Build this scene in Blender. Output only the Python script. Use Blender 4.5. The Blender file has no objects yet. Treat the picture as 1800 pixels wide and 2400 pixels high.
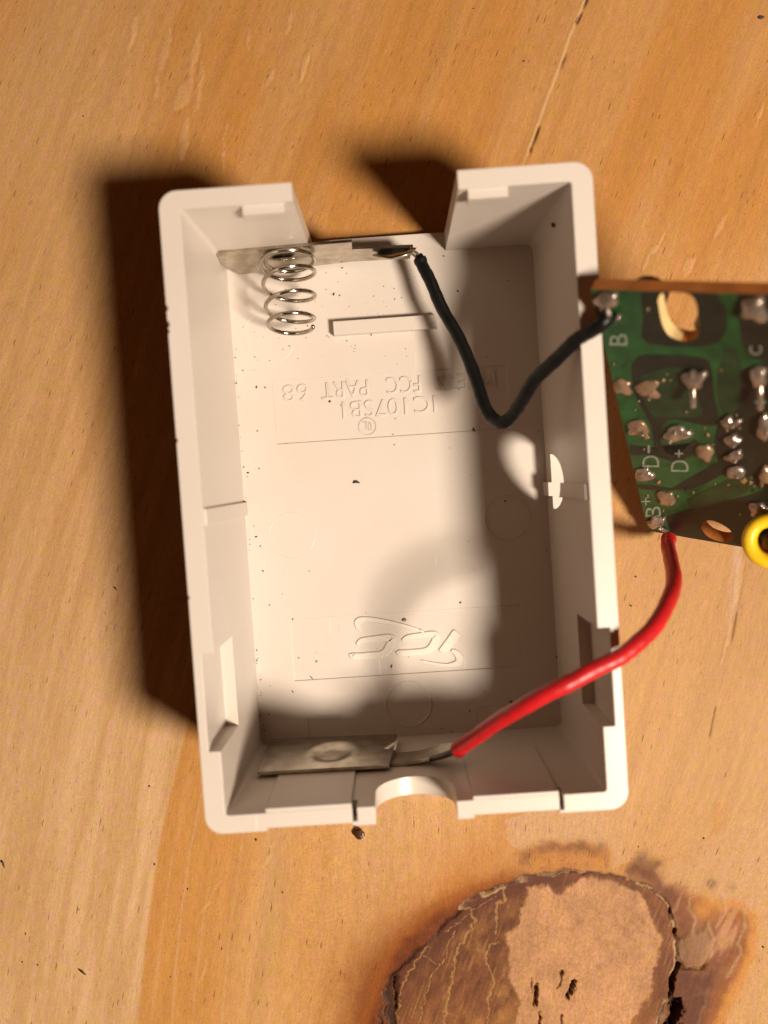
import bpy, bmesh, math, random
import numpy as np
from mathutils import Vector, Matrix

# ------------------------------------------------------------------ scale, camera, light, exposure
S = 0.001                       # everything below is written in millimetres
sc = bpy.context.scene
COL = sc.collection
random.seed(7)

CAM_POS = np.array([0.0, 2.92, 122.83])          # above the board, looking almost straight down
CAM_ROT = np.array([0.039, -0.012, 0.067])       # rotation vector
FOCAL = 2167.0                                   # focal length of the phone in photo pixels
def _rot(r):
    a = np.linalg.norm(r); k = r / a
    K = np.array([[0, -k[2], k[1]], [k[2], 0, -k[0]], [-k[1], k[0], 0]])
    return np.eye(3) + math.sin(a) * K + (1 - math.cos(a)) * K @ K
RC = _rot(CAM_ROT)
def at(x, y, z):
    """photo pixel -> point (mm) on the horizontal plane of height z"""
    d = np.array([(x - 900) / FOCAL, (1200 - y) / FOCAL, -1.0]) @ RC
    return CAM_POS + (z - CAM_POS[2]) / d[2] * d

cd = bpy.data.cameras.new("camera"); cam = bpy.data.objects.new("camera", cd); COL.objects.link(cam)
cd.sensor_fit = 'VERTICAL'; cd.sensor_height = 4.54; cd.sensor_width = 3.405
cd.lens = FOCAL / 2400 * 4.54
cd.clip_start = 0.005; cd.clip_end = 5.0
M = Matrix([list(RC[:, i]) for i in range(3)]).to_4x4()
M.translation = Vector(CAM_POS * S)
cam.matrix_world = M
cd.dof.use_dof = True; cd.dof.focus_distance = 0.1205; cd.dof.aperture_fstop = 2.1
sc.camera = cam

world = bpy.data.worlds.new("World"); sc.world = world; world.use_nodes = True
bg = world.node_tree.nodes["Background"]
bg.inputs[0].default_value = (1.0, 0.40, 0.16, 1); bg.inputs[1].default_value = 0.07

ld = bpy.data.lights.new("lamp", 'POINT'); lamp = bpy.data.objects.new("lamp", ld); COL.objects.link(lamp)
ld.energy = 13.4; ld.color = (1.0, 0.87, 0.715); ld.shadow_soft_size = 0.042
lamp.location = Vector((184, -136, 366)) * S

sc.view_settings.view_transform = 'Standard'; sc.view_settings.look = 'None'
sc.view_settings.exposure = 0.0; sc.view_settings.gamma = 1.0
sc.cycles.use_denoising = True
sc.cycles.max_bounces = 10; sc.cycles.diffuse_bounces = 6

# ------------------------------------------------------------------ materials
class NT:
    def __init__(self, name):
        self.m = bpy.data.materials.new(name); self.m.use_nodes = True
        self.t = self.m.node_tree; self.b = self.t.nodes["Principled BSDF"]
    def n(self, typ, **kw):
        o = self.t.nodes.new(typ)
        for k, v in kw.items(): setattr(o, k, v)
        return o
    def l(self, a, b): self.t.links.new(a, b)
    def val(self, sock, v):
        if hasattr(v, "is_linked") or isinstance(v, bpy.types.NodeSocket): self.l(v, sock)
        else: sock.default_value = v
    def math(self, op, a, b=0.0, c=0.0, clamp=False):
        o = self.n("ShaderNodeMath", operation=op, use_clamp=clamp)
        for i, v in enumerate((a, b, c)): self.val(o.inputs[i], v)
        return o.outputs[0]
    def mix(self, fac, a, b, blend='MIX'):
        o = self.n("ShaderNodeMix", data_type='RGBA', blend_type=blend)
        self.val(o.inputs[0], fac)
        for i, v in ((6, a), (7, b)):
            self.val(o.inputs[i], v if not isinstance(v, tuple) or len(v) == 4 else (*v, 1))
        return o.outputs[2]
    def coords(self, scale=(1, 1, 1), src=None):
        """object (or given) coordinates in millimetres, scaled"""
        mp = self.n("ShaderNodeMapping")
        if src is None:
            src = self.n("ShaderNodeTexCoord").outputs["Object"]
            mp.inputs["Scale"].default_value = tuple(s / S for s in scale)
        else:
            mp.inputs["Scale"].default_value = (scale[0], scale[1], 0.0)
        self.l(src, mp.inputs["Vector"])
        return mp.outputs[0]
    def noise(self, vec, scale, detail=3, rough=0.55, dist=0.0):
        o = self.n("ShaderNodeTexNoise"); self.l(vec, o.inputs["Vector"])
        o.inputs["Scale"].default_value = scale; o.inputs["Detail"].default_value = detail
        o.inputs["Roughness"].default_value = rough; o.inputs["Distortion"].default_value = dist
        return o.outputs["Fac"]
    def ramp(self, fac, lo, hi, a=0.0, b=1.0):
        o = self.n("ShaderNodeMapRange"); self.val(o.inputs[0], fac)
        for i, v in enumerate((lo, hi, a, b)): o.inputs[i + 1].default_value = v
        return o.outputs[0]
    def bump(self, h, dist_mm, strength=1.0, normal=None):
        o = self.n("ShaderNodeBump"); self.val(o.inputs["Height"], h)
        o.inputs["Distance"].default_value = dist_mm * S; o.inputs["Strength"].default_value = strength
        if normal is not None: self.l(normal, o.inputs["Normal"])
        return o.outputs[0]
    def set(self, **kw):
        for k, v in kw.items(): self.val(self.b.inputs[k.replace("_", " ")], v)
        return self.m

def simple(name, col, rough=0.5, metal=0.0, var=0.08, scale=1.2, bump=0.0, bscale=6.0, spec=0.5):
    t = NT(name); v = t.coords()
    f = t.ramp(t.noise(v, scale, 4), 0.3, 0.7, 1 - var, 1 + var)
    c = t.mix(1.0, col, t.mix(0.0, (1, 1, 1), (1, 1, 1)), 'MULTIPLY')
    mul = t.n("ShaderNodeVectorMath", operation='SCALE'); t.l(c, mul.inputs[0]); t.l(f, mul.inputs["Scale"])
    t.set(Base_Color=mul.outputs[0], Roughness=rough, Metallic=metal, Specular_IOR_Level=spec)
    if bump: t.l(t.bump(t.noise(v, bscale, 3), bump), t.b.inputs["Normal"])
    return t.m

def plastic(name, col, rough, spec=0.5, bevel=0.16):
    t = NT(name); v = t.coords()
    big = t.noise(v, 0.07, 4); fine = t.noise(v, 2.2, 3)
    c = t.mix(t.ramp(big, 0.35, 0.7), col, tuple(x * y for x, y in zip(col, (0.965, 0.945, 0.92))))
    grime = t.ramp(t.noise(v, 0.35, 6, 0.65), 0.62, 0.78)
    c = t.mix(t.math('MULTIPLY', grime, 0.22), c, (0.50, 0.42, 0.32))
    bv = t.n("ShaderNodeBevel", samples=4); bv.inputs["Radius"].default_value = bevel * S
    nm = t.bump(t.noise(v, 5.0, 3), 0.006, 1.0, bv.outputs[0])
    mp = t.n("ShaderNodeMapping"); t.l(t.n("ShaderNodeTexCoord").outputs["Object"], mp.inputs["Vector"])
    mp.inputs["Rotation"].default_value = (0, 0, 0.7); mp.inputs["Scale"].default_value = (1.6 / S, 0.10 / S, 1.6 / S)
    scr = t.ramp(t.noise(mp.outputs[0], 1.0, 2), 0.70, 0.74)
    nm = t.bump(t.math('ADD', scr, t.math('MULTIPLY', grime, 0.4)), 0.012, 0.8, nm)
    c = t.mix(t.math('MULTIPLY', scr, 0.22), c, (0.62, 0.55, 0.48))
    t.l(nm, t.b.inputs["Normal"])
    return t.set(Base_Color=c, Roughness=t.ramp(fine, 0.2, 0.8, rough - 0.06, rough + 0.08), Specular_IOR_Level=spec,
                 Subsurface_Weight=0.0)

M_PLASTIC = plastic("ivory_plastic", (0.578, 0.511, 0.456), 0.32, 0.5)
M_EMBLEM = simple("textured_ivory_plastic", (0.62, 0.56, 0.49), 0.40, 0.0, 0.06, 3.0, 0.03, 7.0, 0.45)
M_STEEL = simple("nickel_sheet", (0.47, 0.42, 0.345), 0.26, 1.0, 0.30, 0.5, 0.025, 2.0)
M_SPRING = simple("spring_steel", (0.42, 0.37, 0.31), 0.16, 1.0, 0.10)
M_SOLDER = simple("solder", (0.33, 0.255, 0.205), 0.22, 0.72, 0.30, 0.8, 0.10, 1.1)
M_SOLDER_DULL = simple("flux_coated_solder", (0.25, 0.155, 0.10), 0.26, 0.45, 0.35, 0.7, 0.12, 1.0)
M_FLUX = simple("amber_flux", (0.20, 0.11, 0.045), 0.25, 0.0, 0.3)
M_RED = simple("red_insulation", (0.47, 0.008, 0.012), 0.40, 0.0, 0.14, 0.5, 0.01, 3.0, 0.5)
M_BLACK = simple("black_insulation", (0.005, 0.0048, 0.0048), 0.40, 0.0, 0.3, 0.8, 0.02, 3.0, 0.22)
M_BLACKPART = simple("black_component", (0.012, 0.010, 0.010), 0.45)
M_COPPER = simple("stranded_copper", (0.40, 0.24, 0.15), 0.35, 1.0, 0.3)
M_DARKLEAD = simple("tarnished_lead", (0.12, 0.10, 0.08), 0.40, 0.8, 0.3)
M_YELLOW = simple("yellow_rubber", (0.78, 0.50, 0.010), 0.42, 0.0, 0.08)
M_INK = simple("white_ink", (0.18, 0.20, 0.145), 0.6, 0.0, 0.35, 3.0)
M_MASK = simple("green_solder_mask", (0.011, 0.052, 0.013), 0.38, 0.0, 0.45, 0.35, 0.01, 2.0)
M_MASKMID = simple("mid_green_solder_mask", (0.011, 0.027, 0.009), 0.40, 0.0, 0.4, 0.4, 0.02, 2.0)
M_MASKDARK = simple("dark_bare_laminate", (0.010, 0.0095, 0.0055), 0.45, 0.0, 0.4, 0.4, 0.02, 2.0)
M_LAMINATE = simple("brown_laminate", (0.42, 0.14, 0.03), 0.6, 0.0, 0.25, 0.4)
M_LAMINATE_LIT = simple("lit_laminate", (0.62, 0.44, 0.20), 0.6, 0.0, 0.2, 0.4)  # lighter copy of the brown laminate, lamp light painted into its colour
M_CERAMIC = simple("white_ceramic", (0.66, 0.60, 0.52), 0.4)
M_DIRT = simple("dark_dirt", (0.035, 0.022, 0.014), 0.7, 0.0, 0.5, 2.0)
M_CRUMB = simple("wood_chip_brown", (0.060, 0.020, 0.010), 0.28, 0.0, 0.5, 1.6, 0.2, 1.5)
M_FLUFF = simple("tan_crumb", (0.36, 0.24, 0.12), 0.8, 0.0, 0.4, 2.0)

# ------------------------------------------------------------------ helpers
def finish(name, me, mat, parent=None, smooth=None, scale=True):
    if scale: me.transform(Matrix.Scale(S, 4))
    if mat is not None and not me.materials: me.materials.append(mat)
    if smooth is True:
        me.polygons.foreach_set("use_smooth", [True] * len(me.polygons))
    elif smooth:
        me.polygons.foreach_set("use_smooth", [True] * len(me.polygons))
        me.set_sharp_from_angle(angle=math.radians(smooth))
    o = bpy.data.objects.new(name, me); COL.objects.link(o)
    if parent is not None: o.parent = parent
    return o
def obj(name, bm, mat, parent=None, smooth=None):
    me = bpy.data.meshes.new(name)
    bmesh.ops.recalc_face_normals(bm, faces=bm.faces[:])
    bm.to_mesh(me); bm.free()
    return finish(name, me, mat, parent, smooth)
def thing(name, label, cat, loc=(0, 0, 0), rot=None, group=None):
    o = bpy.data.objects.new(name, None); COL.objects.link(o)
    o.empty_display_size = 0.005
    if rot is not None:
        m = rot.to_4x4(); m.translation = Vector(loc) * S; o.matrix_world = m
    else: o.location = Vector(loc) * S
    return tag(o, label, cat, group)
def tag(o, label, cat, group=None):
    o["label"] = label; o["category"] = cat
    if group: o["group"] = group
    return o
def add_box(bm, x0, x1, y0, y1, z0, z1):
    vs = [bm.verts.new((x, y, z)) for z in (z0, z1) for x, y in ((x0, y0), (x1, y0), (x1, y1), (x0, y1))]
    for f in ((3, 2, 1, 0), (4, 5, 6, 7), (0, 1, 5, 4), (1, 2, 6, 5), (2, 3, 7, 6), (3, 0, 4, 7)):
        bm.faces.new([vs[i] for i in f])
    return vs
def bxm(*a):
    bm = bmesh.new(); add_box(bm, *a); return bm
def add_prism(bm, pts, z0, z1):
    a = [bm.verts.new((p[0], p[1], z0)) for p in pts]; b = [bm.verts.new((p[0], p[1], z1)) for p in pts]
    n = len(pts)
    bm.faces.new(a[::-1]); bm.faces.new(b)
    for i in range(n): bm.faces.new((a[i], a[(i + 1) % n], b[(i + 1) % n], b[i]))
def spline(pts, n=10):
    P = [np.array(p, float) for p in pts]; P = [2 * P[0] - P[1]] + P + [2 * P[-1] - P[-2]]
    out = []
    for i in range(1, len(P) - 2):
        a, b, c, d = P[i - 1:i + 3]
        for k in range(n):
            t = k / n
            out.append(0.5 * (2 * b + (c - a) * t + (2 * a - 5 * b + 4 * c - d) * t * t + (3 * b - a - 3 * c + d) * t ** 3))
    out.append(P[-2]); return out
def add_tube(bm, path, r, seg=12, caps=True, rough=0.0):
    path = [np.array(p, float) for p in path]; n = len(path)
    T = [path[min(i + 1, n - 1)] - path[max(i - 1, 0)] for i in range(n)]
    T = [t / (np.linalg.norm(t) + 1e-12) for t in T]
    up = np.array([0, 0, 1.0]) if abs(T[0][2]) < 0.9 else np.array([1.0, 0, 0])
    a = np.cross(T[0], up); a /= np.linalg.norm(a)
    rings = []
    for i in range(n):
        a = a - T[i] * np.dot(a, T[i]); a /= np.linalg.norm(a); b = np.cross(T[i], a)
        rr = r[i] if hasattr(r, "__len__") else r
        ring = []
        for k in range(seg):
            th = 2 * math.pi * k / seg
            q = rr * (1 + rough * random.uniform(-1, 1))
            ring.append(bm.verts.new(path[i] + q * (math.cos(th) * a + math.sin(th) * b)))
        rings.append(ring)
    for i in range(n - 1):
        for k in range(seg):
            bm.faces.new((rings[i][k], rings[i][(k + 1) % seg], rings[i + 1][(k + 1) % seg], rings[i + 1][k]))
    if caps:
        bm.faces.new(rings[0][::-1]); bm.faces.new(rings[-1])
def boolean(base, cutters, adders=()):
    """base/cutters/adders: bmeshes in mm -> mesh in mm"""
    col = bpy.data.collections.new("tmp"); COL.children.link(col)
    def mk(bm):
        bmesh.ops.recalc_face_normals(bm, faces=bm.faces[:])
        me = bpy.data.meshes.new("tmp"); bm.to_mesh(me); bm.free()
        o = bpy.data.objects.new("tmp", me); col.objects.link(o); return o
    b = mk(base); others = []
    for lst, op in ((adders, 'UNION'), (cutters, 'DIFFERENCE')):
        for c in lst:
            o = mk(c); others.append(o)
            md = b.modifiers.new("b", 'BOOLEAN'); md.operation = op; md.object = o; md.solver = 'EXACT'
    dg = bpy.context.evaluated_depsgraph_get(); dg.update()
    me = bpy.data.meshes.new_from_object(b.evaluated_get(dg))
    for o in others + [b]:
        d = o.data; bpy.data.objects.remove(o); bpy.data.meshes.remove(d)
    bpy.data.collections.remove(col)
    return me
def text_mesh(s, size, depth, align='CENTER', spacing=1.0, res=3):
    cu = bpy.data.curves.new("t", 'FONT'); cu.body = s; cu.size = size; cu.extrude = depth; cu.align_x = align; cu.align_y = 'CENTER'
    cu.space_character = spacing; cu.resolution_u = res
    o = bpy.data.objects.new("t", cu); COL.objects.link(o)
    dg = bpy.context.evaluated_depsgraph_get()
    me = bpy.data.meshes.new_from_object(o.evaluated_get(dg))
    bpy.data.objects.remove(o); bpy.data.curves.remove(cu)
    return me
def stroke(bm, pts, w, z0, z1):
    """flat band of width w (or widths) along a 2-D polyline, as a prism"""
    P = [np.array(p, float) for p in pts]; n = len(P); L, Rr = [], []
    for i in range(n):
        t = P[min(i + 1, n - 1)] - P[max(i - 1, 0)]; t /= np.linalg.norm(t); nn = np.array([-t[1], t[0]])
        ww = (w[i] if hasattr(w, "__len__") else w) / 2
        L.append(P[i] + nn * ww); Rr.append(P[i] - nn * ww)
    for i in range(n - 1):
        add_prism(bm, [Rr[i], Rr[i + 1], L[i + 1], L[i]], z0, z1)

# ------------------------------------------------------------------ numpy noise
def _h(ix, iy, seed):
    n = (ix.astype(np.int64) * 374761393 + iy.astype(np.int64) * 668265263 + seed * 1442695041) & 0x7fffffff
    n = ((n ^ (n >> 13)) * 1274126177) & 0x7fffffff
    return ((n ^ (n >> 16)) & 0xffff) / 65535.0
def vnoise(x, y, seed=0):
    ix, iy = np.floor(x), np.floor(y); fx, fy = x - ix, y - iy
    fx = fx * fx * (3 - 2 * fx); fy = fy * fy * (3 - 2 * fy)
    a = _h(ix, iy, seed); b = _h(ix + 1, iy, seed); c = _h(ix, iy + 1, seed); d = _h(ix + 1, iy + 1, seed)
    return (a + (b - a) * fx) * (1 - fy) + (c + (d - c) * fx) * fy
def fbm(x, y, octv=4, seed=0, gain=0.5):
    s = 0; a = 1; t = 0
    for o in range(octv):
        s = s + a * vnoise(x * 2 ** o, y * 2 ** o, seed + 17 * o); t += a; a *= gain
    return s / t
def sstep(a, b, x):
    t = np.clip((x - a) / (b - a), 0, 1); return t * t * (3 - 2 * t)
def dist_poly(X, Y, pts):
    d = np.full(X.shape, 1e9)
    for (x0, y0), (x1, y1) in zip(pts[:-1], pts[1:]):
        dx, dy = x1 - x0, y1 - y0; t = np.clip(((X - x0) * dx + (Y - y0) * dy) / (dx * dx + dy * dy + 1e-9), 0, 1)
        d = np.minimum(d, np.hypot(X - x0 - t * dx, Y - y0 - t * dy))
    return d
def inside(X, Y, pts):
    r = np.zeros(X.shape, bool); n = len(pts)
    for i in range(n):
        x0, y0 = pts[i]; x1, y1 = pts[(i + 1) % n]
        c = ((y0 > Y) != (y1 > Y)) & (X < (x1 - x0) * (Y - y0) / (y1 - y0 + 1e-12) + x0)
        r ^= c
    return r
def sdist(X, Y, pts):
    d = dist_poly(X, Y, list(pts) + [pts[0]])
    return np.where(inside(X, Y, pts), -d, d)

# ------------------------------------------------------------------ the wooden board (surface)
def build_wood():
    def axis(lo, hi, flo, fhi, coarse, fine, far):
        a = list(np.arange(lo, flo, coarse)) + list(np.arange(flo, fhi, fine)) + list(np.arange(fhi, hi + 1e-6, coarse))
        return np.array([-far, -far * 0.5, lo - 25] + a + [a[-1] + 25, far * 0.5, far])
    gx = axis(-62, 57, -9, 52, 0.27, 0.115, 420); gy = axis(-80, 72, -77, -37, 0.27, 0.115, 420)
    X, Y = np.meshgrid(gx, gy); nx, ny = len(gx), len(gy)
    # photo-like plane coordinates (units: photo pixels on the table plane), for laying out the figure of the wood
    D = np.stack([X - CAM_POS[0], Y - CAM_POS[1], np.full(X.shape, -CAM_POS[2])], -1) @ RC.T
    PX = 900 + FOCAL * D[..., 0] / -D[..., 2]; PY = 1200 - FOCAL * D[..., 1] / -D[..., 2]
    PX = np.clip(PX, -9000, 9000); PY = np.clip(PY, -9000, 9000)
    # across-grain / along-grain coordinates (mm), bending round the knot
    yy = np.clip(PY, -1500, 3500)
    off = -(0.40 * yy - 0.5 * 0.105e-3 * yy ** 2)
    gu = PX - off
    kx, ky = 1290, 2310; dx, dy = (PX - kx) / 430.0, (PY - ky) / 330.0; r = np.hypot(dx, dy)
    gu = gu + 170 * np.tanh((PX - kx + 0.2 * (PY - ky)) / 260) * np.exp(-(r * 0.75) ** 2)
    gu = gu / 17.5; gv = -PY / 17.5
    gu = gu + 1.2 * (fbm(PX / 420, PY / 700, 3, 5) - 0.5)
    # --- mid-scale colour figure
    def lerp(a, b, t): return a + (b - a) * t[..., None]
    tan = np.array([0.71, 0.415, 0.172]); orange = np.array([0.67, 0.322, 0.088]); pale = np.array([0.77, 0.490, 0.252])
    base = np.broadcast_to(tan, X.shape + (3,)).copy()
    st1 = fbm(gu * 0.16, gv * 0.018, 4, 11); st2 = fbm(gu * 0.9, gv * 0.05, 4, 23); st3 = fbm(PX / 330, PY / 520, 4, 31)
    o = sstep(0.42, 0.66, 0.6 * st1 + 0.4 * st3)
    # upper half is more orange, lower left and right are pale sapwood
    up = sstep(900, 250, PY) * sstep(150, 600, PX)
    o = np.clip(o * 0.55 + 0.62 * up * (0.5 + st1), 0, 1)
    # the sharp-edged orange growth band, lower left
    edge = np.interp(PY, [1300, 1580, 1700, 1840, 2000, 2200, 2400, 2700], [560, 468, 436, 402, 368, 340, 322, 300])
    ew = PX - edge + 5 * (fbm(PX / 60, PY / 160, 3, 3) - 0.5)
    band = sstep(-3, 5, ew) * (1 - sstep(60, 330, ew + 160 * (st1 - 0.5))) * sstep(1250, 1600, PY)
    leftp = (1 - sstep(-3, 4, ew)) * sstep(500, 1500, PY)
    o = np.clip(o * (1 - 0.75 * leftp) + 0.95 * band, 0, 1)
    base = lerp(base, orange, o)
    base = lerp(base, pale, np.clip(leftp * (0.25 + 0.55 * sstep(0.35, 0.7, st2)), 0, 1))
    rightp = sstep(1350, 1560, PX) * sstep(900, 1250, PY)
    base = lerp(base, pale * np.array([0.86, 0.77, 0.60]), np.clip(rightp * (0.35 + 0.5 * st2), 0, 1))
    base *= (1 + np.array([0.05, 0.10, 0.16]) * sstep(1300, 1900, PY)[..., None])
    base *= (1 - 0.10 * sstep(1200, 1750, PX) * sstep(700, 1200, PY))[..., None]  # right side darkened in the colour to offset the lamp's falloff
    base *= (1 + 0.22 * (st2 - 0.5))[..., None]
    # growth lines beside the band (thin pale and dark lines)
    for dd, amp in ((38, 0.16), (78, 0.20), (132, 0.13), (196, 0.15), (250, 0.10)):
        w = np.exp(-((ew - dd - 14 * (fbm(PX / 90, PY / 300, 2, dd) - 0.5)) / 2.6) ** 2) * sstep(1700, 1850, PY) * (0.35 + 0.9 * vnoise(PY / 120, PX * 0 + dd, 9))
        base = lerp(base, pale * 1.05, np.clip(w * amp * 3.2, 0, 0.6) * sstep(PY * 0, PY * 0 + 1, PY))
    H = np.zeros(X.shape)
    rough = np.full(X.shape, 0.50)
    # --- torn, paler slivers standing a little proud (upper part)
    slivers = [((318, 40), (300, 130), 12), ((402, 60), (372, 170), 22), ((370, 175), (362, 235), 10), ((470, 70), (440, 190), 16),
               ((452, 180), (408, 262), 34), ((475, 140), (462, 260), 14), ((436, 270), (425, 380), 24), ((640, 160), (624, 205), 13),
               ((724, 120), (700, 195), 14), ((682, 20), (672, 85), 10), ((585, 62), (580, 120), 9), ((228, 190), (172, 250), 4), ((172, 250), (160, 320), 5),
               ((530, 290), (520, 420), 7), ((1560, 540), (1500, 640), 10), ((1625, 600), (1600, 650), 26), ((1700, 500), (1672, 560), 12), ((1790, 240), (1770, 300), 10),
               ((640, 1975), (615, 2040), 7), ((520, 2060), (465, 2150), 5), ((485, 2240), (470, 2310), 5), ((1738, 1290), (1722, 1420), 22), ((1715, 1440), (1690, 1560), 10)]
    for (x0, y0), (x1, y1), w in slivers:
        m = (PX > min(x0, x1) - 60) & (PX < max(x0, x1) + 60) & (PY > y0 - 60) & (PY < y1 + 60)
        px, py = PX[m], PY[m]
        t = ((px - x0) * (x1 - x0) + (py - y0) * (y1 - y0)) / ((x1 - x0) ** 2 + (y1 - y0) ** 2)
        d = ((px - x0) * (y1 - y0) - (py - y0) * (x1 - x0)) / math.hypot(x1 - x0, y1 - y0)
        d = d + 7 * (fbm(px / 14, py / 30, 3, int(x0)) - 0.5) * 2
        ww = w * 0.55 * np.clip(4 * t * (1 - t), 0, 1) ** 0.7
        q = np.clip(1 - np.abs(d) / (ww + 1e-3), 0, 1) * (t > 0) * (t < 1)
        q = sstep(0.0, 0.35, q) * (0.5 + 0.9 * fbm(px / 5, py / 22, 3, 77))
        q = np.clip(q, 0, 1)
        base[m] = base[m] + (pale * 1.04 - base[m]) * (0.42 * q)[:, None]
        H[m] += 0.07 * q
        e = np.exp(-((d - ww) / 2.2) ** 2) * (t > 0.05) * (t < 0.95)     # little undercut along one side
        H[m] -= 0.08 * e
    # --- long check (crack) upper right
    ck = [(1390, -60), (1375, 0), (1353, 52), (1334, 100), (1320, 144), (1280, 247), (1261, 304), (1242, 355), (1225, 400), (1205, 455)]
    m = (PX > 1150) & (PX < 1450) & (PY < 520)
    px, py = PX[m] + 3 * (fbm(PX[m] / 18, PY[m] / 18, 3, 2) - 0.5), PY[m]
    cx = np.interp(py, [p[1] for p in ck], [p[0] for p in ck])
    d = px - cx
    gate = np.interp(py, [-60, 5, 25, 32, 52, 56, 120, 140, 160, 165, 290, 300, 325, 340, 350, 360, 420], [1, 1, .1, 1, 1, .1, .12, .8, .3, .1, .12, 1, 1, .5, .9, .2, 0])
    dark = np.exp(-(d / 2.6) ** 2) * gate
    lip = np.exp(-((d + 4.5) / 4.5) ** 2) * sstep(420, 330, py) * 0.8
    base[m] = base[m] + (pale * 1.08 - base[m]) * lip[:, None]
    base[m] = base[m] * (1 - 0.82 * dark)[:, None]
    H[m] += 0.10 * lip - 0.5 * dark
    # --- dark line in the pale strip, right
    ck2 = [(1741, 1280), (1733, 1400), (1712, 1520), (1680, 1640), (1662, 1735)]
    m = (PX > 1600) & (PY > 1250) & (PY < 1760)
    cx = np.interp(PY[m], [p[1] for p in ck2], [p[0] for p in ck2]); d = PX[m] + 2.5 * (fbm(PX[m] / 12, PY[m] / 30, 3, 8) - 0.5) - cx
    dark = np.exp(-(d / 1.8) ** 2) * (0.15 + 0.75 * sstep(0.45, 0.62, vnoise(PY[m] / 38, PY[m] * 0, 4)))
    lip = np.exp(-((d + 12) / 9) ** 2) * 0.55 * sstep(1560, 1300, PY[m])
    base[m] = base[m] + (np.array([0.76, 0.56, 0.40]) - base[m]) * lip[:, None]
    base[m] *= (1 - 0.65 * dark)[:, None]; H[m] -= 0.12 * dark
    # ---------------- the knot
    Z = lambda pts: [(800 + 0.6028 * x, 1900 + 0.6028 * y) for x, y in pts]
    m = (PX > 700) & (PX < 2100) & (PY > 1880) & (PY < 3000)
    px, py = PX[m], PY[m]
    b = base[m]; h = np.zeros(px.shape); rg = rough[m]
    n1 = fbm(px / 40, py / 40, 5, 41); n2 = fbm(px / 9, py / 9, 4, 42); n3 = fbm(px / 120, py / 120, 4, 43); n4 = fbm(px / 4.5, py / 4.5, 3, 44)
    wx = px + 16 * (fbm(px / 22, py / 22, 4, 51) - 0.5); wy = py + 16 * (fbm(px / 22, py / 22, 4, 52) - 0.5)
    KB = Z([(215, 1250), (160, 1080), (140, 930), (150, 830), (165, 700), (200, 640), (300, 540), (380, 460), (470, 380), (500, 345), (620, 290), (720, 255), (850, 235),
            (1000, 245), (1120, 265), (1210, 300), (1270, 370), (1300, 450), (1303, 560), (1287, 640), (1270, 720), (1235, 800), (1190, 920), (1080, 1080), (900, 1220), (600, 1330), (350, 1320)])
    kd = sdist(wx, wy, KB)                             # <0 inside
    purple = np.array([0.205, 0.080, 0.035]); brown = np.array([0.34, 0.140, 0.052]); olive = np.array([0.40, 0.200, 0.062])
    filler = np.array([0.63, 0.345, 0.165]); cream = np.array([0.56, 0.375, 0.205]); rust = np.array([0.44, 0.150, 0.036])
    def L(c, w): 
        nonlocal b
        b = b + (np.array(c) - b) * np.clip(w, 0, 1)[:, None]
    # halo outside the knot, strongest on its left
    leftish = sstep(1400, 1000, px)
    L([0.56, 0.215, 0.036], np.exp(-(np.clip(kd, 0, None) / 120) ** 1.3) * (kd > 0) * (0.35 + 0.75 * leftish) * (0.6 + 0.7 * n1))
    L([0.23, 0.062, 0.014], np.exp(-(np.clip(kd, 0, None) / (30 + 50 * sstep(2060, 2200, py))) ** 1.7) * (kd > 0) * leftish * (0.75 + 0.6 * n3) * sstep(1380, 1150, px))
    L(purple, np.exp(-(np.clip(kd - 3, 0, None) / (10 + 16 * n3 * sstep(2080, 2300, py))) ** 2) * (kd > 0) * leftish * (0.9 * n1 + 0.6))
    QZ = lambda pts: [(797 + 0.3104 * x, 2015 + 0.3104 * y) for x, y in pts]
    mar = QZ([(120, 1700), (200, 1240), (275, 985), (325, 870), (395, 725), (480, 600), (600, 490), (760, 385), (905, 315), (1080, 235), (1250, 165), (1200, 215), (1000, 320), (900, 420), (720, 600), (560, 760), (430, 900), (360, 1000), (330, 1240), (300, 1700)])
    md = sdist(wx, wy, mar); L([0.40, 0.125, 0.022], sstep(34, -6, md) * (kd > -4) * 0.9)
    L([0.185, 0.048, 0.014], sstep(12, -20, md) * (kd > -4) * (0.75 + 0.5 * n1)); L([0.30, 0.090, 0.022], sstep(-4, -14, md) * sstep(0.50, 0.62, n2) * 0.35)
    # pale putty smears over the top
    sm = Z([(640, 30), (640, 110), (690, 160), (820, 130), (930, 120), (1040, 150), (1050, 230), (1140, 190), (1250, 200), (1420, 120), (1460, -40), (1000, -60)])
    sd = sdist(wx, wy, sm); L([0.68, 0.43, 0.225], sstep(6, -4, sd) * (0.55 + 0.5 * n1) * sstep(1560, 1350, px) * sstep(1885, 1930, py + 40 * n3)); L([0.60, 0.27, 0.065], np.exp(-(np.clip(sd, 0, None) / 26) ** 2) * (sd > 0) * 0.5)
    sm2 = Z([(1230, 230), (1420, 110), (1660, 20), (1680, 330), (1600, 420), (1480, 330), (1330, 300), (1240, 280)])
    sd2 = sdist(wx, wy, sm2); L([0.64, 0.39, 0.185], sstep(25, -25, sd2) * (0.35 + 0.75 * n1))
    # brown stained patch along the top of the knot
    tp = Z([(690, 175), (730, 145), (820, 130), (930, 125), (1000, 135), (1040, 175), (1035, 225), (950, 232), (820, 232), (720, 250), (690, 205)])
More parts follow.
